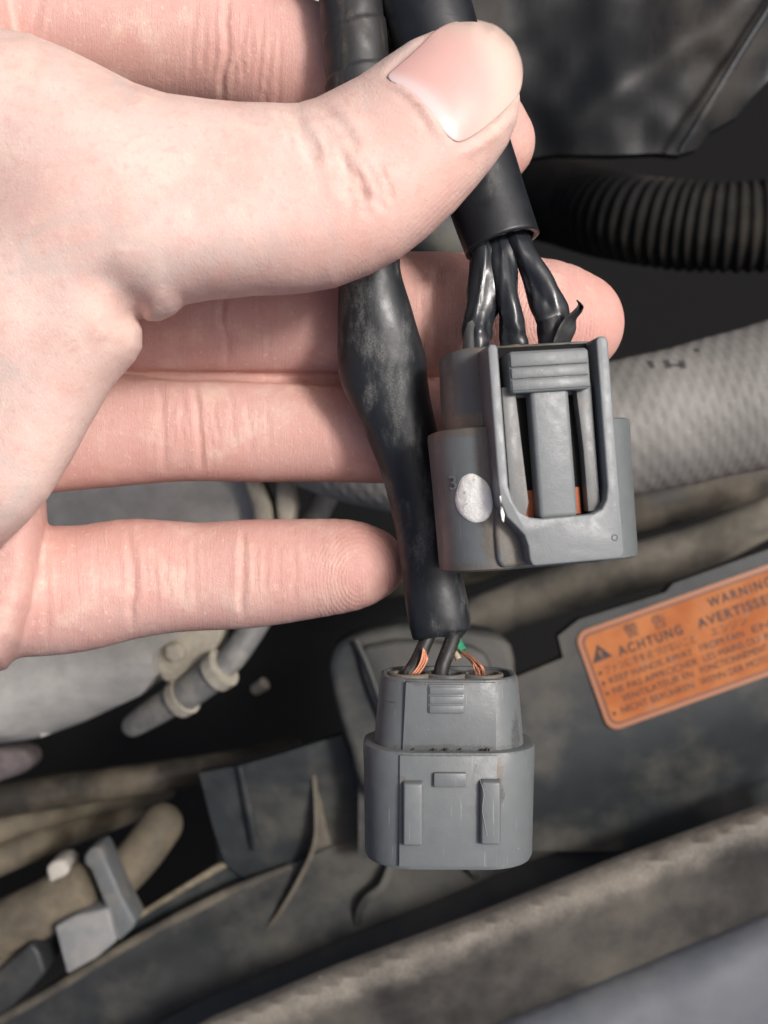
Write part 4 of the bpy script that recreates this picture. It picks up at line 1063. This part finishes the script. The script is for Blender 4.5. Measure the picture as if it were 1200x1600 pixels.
# gentle lumps so nothing is a perfect tube
lump = np.array([mnoise.noise(Vector((a*0.07, b*0.07, c*0.07))) for a, b, c in vp])*0.35
vp2 = vp+nrm*(disp+lump)[:, None]

# attributes
fu = np.zeros(len(vp)); fv = np.zeros(len(vp)); 
for i, k in enumerate(fk):
    m = which == i
    fu[m] = vx[m]*0.083+i*37.0; fv[m] = vy[m]*0.083
mt = isT > 0.5
fu[mt] = (vx[mt]*0.80-vy[mt]*0.45)*0.078+300; fv[mt] = (vx[mt]*0.45+vy[mt]*0.80)*0.078
red = np.zeros(len(vp))
for a, b, s, amt, o_ in ((930, 500, 70, 0.75, 1-isT), (575, 885, 60, 0.6, 1-isT), (430, 900, 45, 0.45, own['little']), (250, 900, 60, 0.15, own['little']), (820, 230, 40, 0.35, 1-isT), (660, 480, 90, 0.35, own['middle']), (480, 520, 70, 0.2, own['middle']), (560, 660, 90, 0.30, own['ring']), (250, 660, 60, 0.15, own['ring']), (440, 90, 90, 0.3, own['index']), (610, 150, 40, 0.4, isT), (690, 300, 70, 0.45, isT), (560, 420, 80, 0.4, isT), (400, 450, 90, 0.25, isT), (565, 300, 20, 0.25, isT), (20, 930, 60, 0.2, 1-isT)):
    red += amt*np.exp(-((vx-a)**2+(vy-b)**2)/(2*s*s))*o_
red = np.clip(red, 0, 1)
ridge = np.zeros(len(vp)); rmask = np.zeros(len(vp))
for a, b, k, own_, rad, sx in ((860, 505, 0.09, own['middle'], 125, 1.0), (560, 905, 0.09, own['little'], 75, 1.0), (770, 235, 0.09, own['index'], 80, 1.0)):
    r_ = np.hypot((vx-a)*sx, (vy-b)*0.75); w = own_*np.clip(1.4-r_/rad, 0, 1)*np.clip(r_/25, 0, 1)
    ridge = np.where(own_ > 0.5, r_*k, ridge); rmask = np.maximum(rmask, w)
w = isT*np.exp(-(((vx-690)*0.70+(vy-345)*0.70)/34)**2)*np.exp(-(((vx-690)*0.7-(vy-345)*0.7)/130)**2)
ridge = np.where(isT > 0.5, ((vx-640)*0.72+(vy-250)*0.72)*0.075, ridge); rmask = np.maximum(rmask, w*0.8)

me = bpy.data.meshes.new('hand')
me.vertices.add(len(vp2)); me.vertices.foreach_set('co', (vp2*MM).astype(np.float32).ravel())
me.loops.add(len(quads)*4); me.loops.foreach_set('vertex_index', quads.ravel().astype(np.int32))
me.polygons.add(len(quads)); me.polygons.foreach_set('loop_start', np.arange(0, len(quads)*4, 4, dtype=np.int32))
me.update(calc_edges=True); me.validate()
for nm, arr in (('tint', 1-isT), ('red', red), ('fu', fu), ('fv', fv), ('ridge', ridge), ('rmask', rmask)):
    at = me.attributes.new(nm, 'FLOAT', 'POINT'); at.data.foreach_set('value', arr.astype(np.float32))
hand = bpy.data.objects.new('hand', me); C.objects.link(hand); me.materials.append(M['skin'])
me.polygons.foreach_set('use_smooth', np.ones(len(quads), bool))
tag(hand, 'bare hand reaching in from the left, pinching the cables with its thumb', 'hand')

# thumb nail
def front_z(ax, ay):
    n_ = len(ax); zz = np.full(n_, 30.0); k = 0
    a = np.asarray(ax); b = np.asarray(ay)
    for it in range(60):
        kk = S0*(D-zz)/D
        p = np.stack([(a-600)*kk, (800-b)*kk, zz], 1)
        dT, _ = sd_parts(p); zz = zz-np.clip(dT, -0.5, 2)*0.7
    return zz
npn = smooth_poly(nail_poly, 4); ncx, ncy = 715, 120
rings_px = []; ss = [1.0, 0.985, 0.95, 0.88, 0.78, 0.64, 0.48, 0.3, 0.12]
for s in ss: rings_px += [(ncx+(a-ncx)*s, ncy+(b-ncy)*s) for a, b in npn]
rings_px.append((ncx, ncy))
ra = np.array(rings_px)
# sample the thumb a little inside the outline so the plate keeps a clean curve
shr = 0.93
zc_ = front_z(ncx+(ra[:, 0]-ncx)*shr, ncy+(ra[:, 1]-ncy)*shr)
m_ = len(npn); bm = bmesh.new(); vs = []; la_l = bm.verts.layers.float.new('lunula'); la_e = bm.verts.layers.float.new('edge')
A_ = np.array((600, 124)); B_ = np.array((712, 228))
for i, (a, b) in enumerate(rings_px):
    ring = i//m_; s = ss[ring] if ring < len(ss) else 0
    lift = 0.02+0.22*(1-s**4)**0.7
    ax_ = ((a-650)*0.72-(b-180)*0.69)           # along the thumb
    free = 1/(1+math.exp(-(ax_-145)/7))
    lift += 0.15*free
    base_ = 1/(1+math.exp((ax_-4)/5))           # tucked under the cuticle
    lift -= 0.22*base_
    v = bm.verts.new(P(a, b, zc_[i]+lift)); vs.append(v)
    dx, dy = a-722, b-112
    # distance from the cuticle arc -> pale half moon
    ax2 = ((a-655)*0.72-(b-178)*0.69); ay2 = ((a-655)*0.69+(b-178)*0.72)
    v[la_l] = 1/(1+math.exp((ax2-38+0.0045*ay2*ay2)/3.5))
    v[la_e] = 0.9/(1+math.exp(-(math.hypot(ax2-40, ay2*1.0)-95+0.2*ay2)/7))
for r in range(len(ss)-1):
    for j in range(m_):
        bm.faces.new((vs[r*m_+j], vs[r*m_+(j+1) % m_], vs[(r+1)*m_+(j+1) % m_], vs[(r+1)*m_+j]))
for j in range(m_): bm.faces.new((vs[(len(ss)-1)*m_+j], vs[(len(ss)-1)*m_+(j+1) % m_], vs[-1]))
nail = from_bm('nail', bm, M['nail'], None, True, 80)
nail.parent = hand
so = nail.modifiers.new('plate', 'SOLIDIFY'); so.thickness = 0.5*MM; so.offset = -1
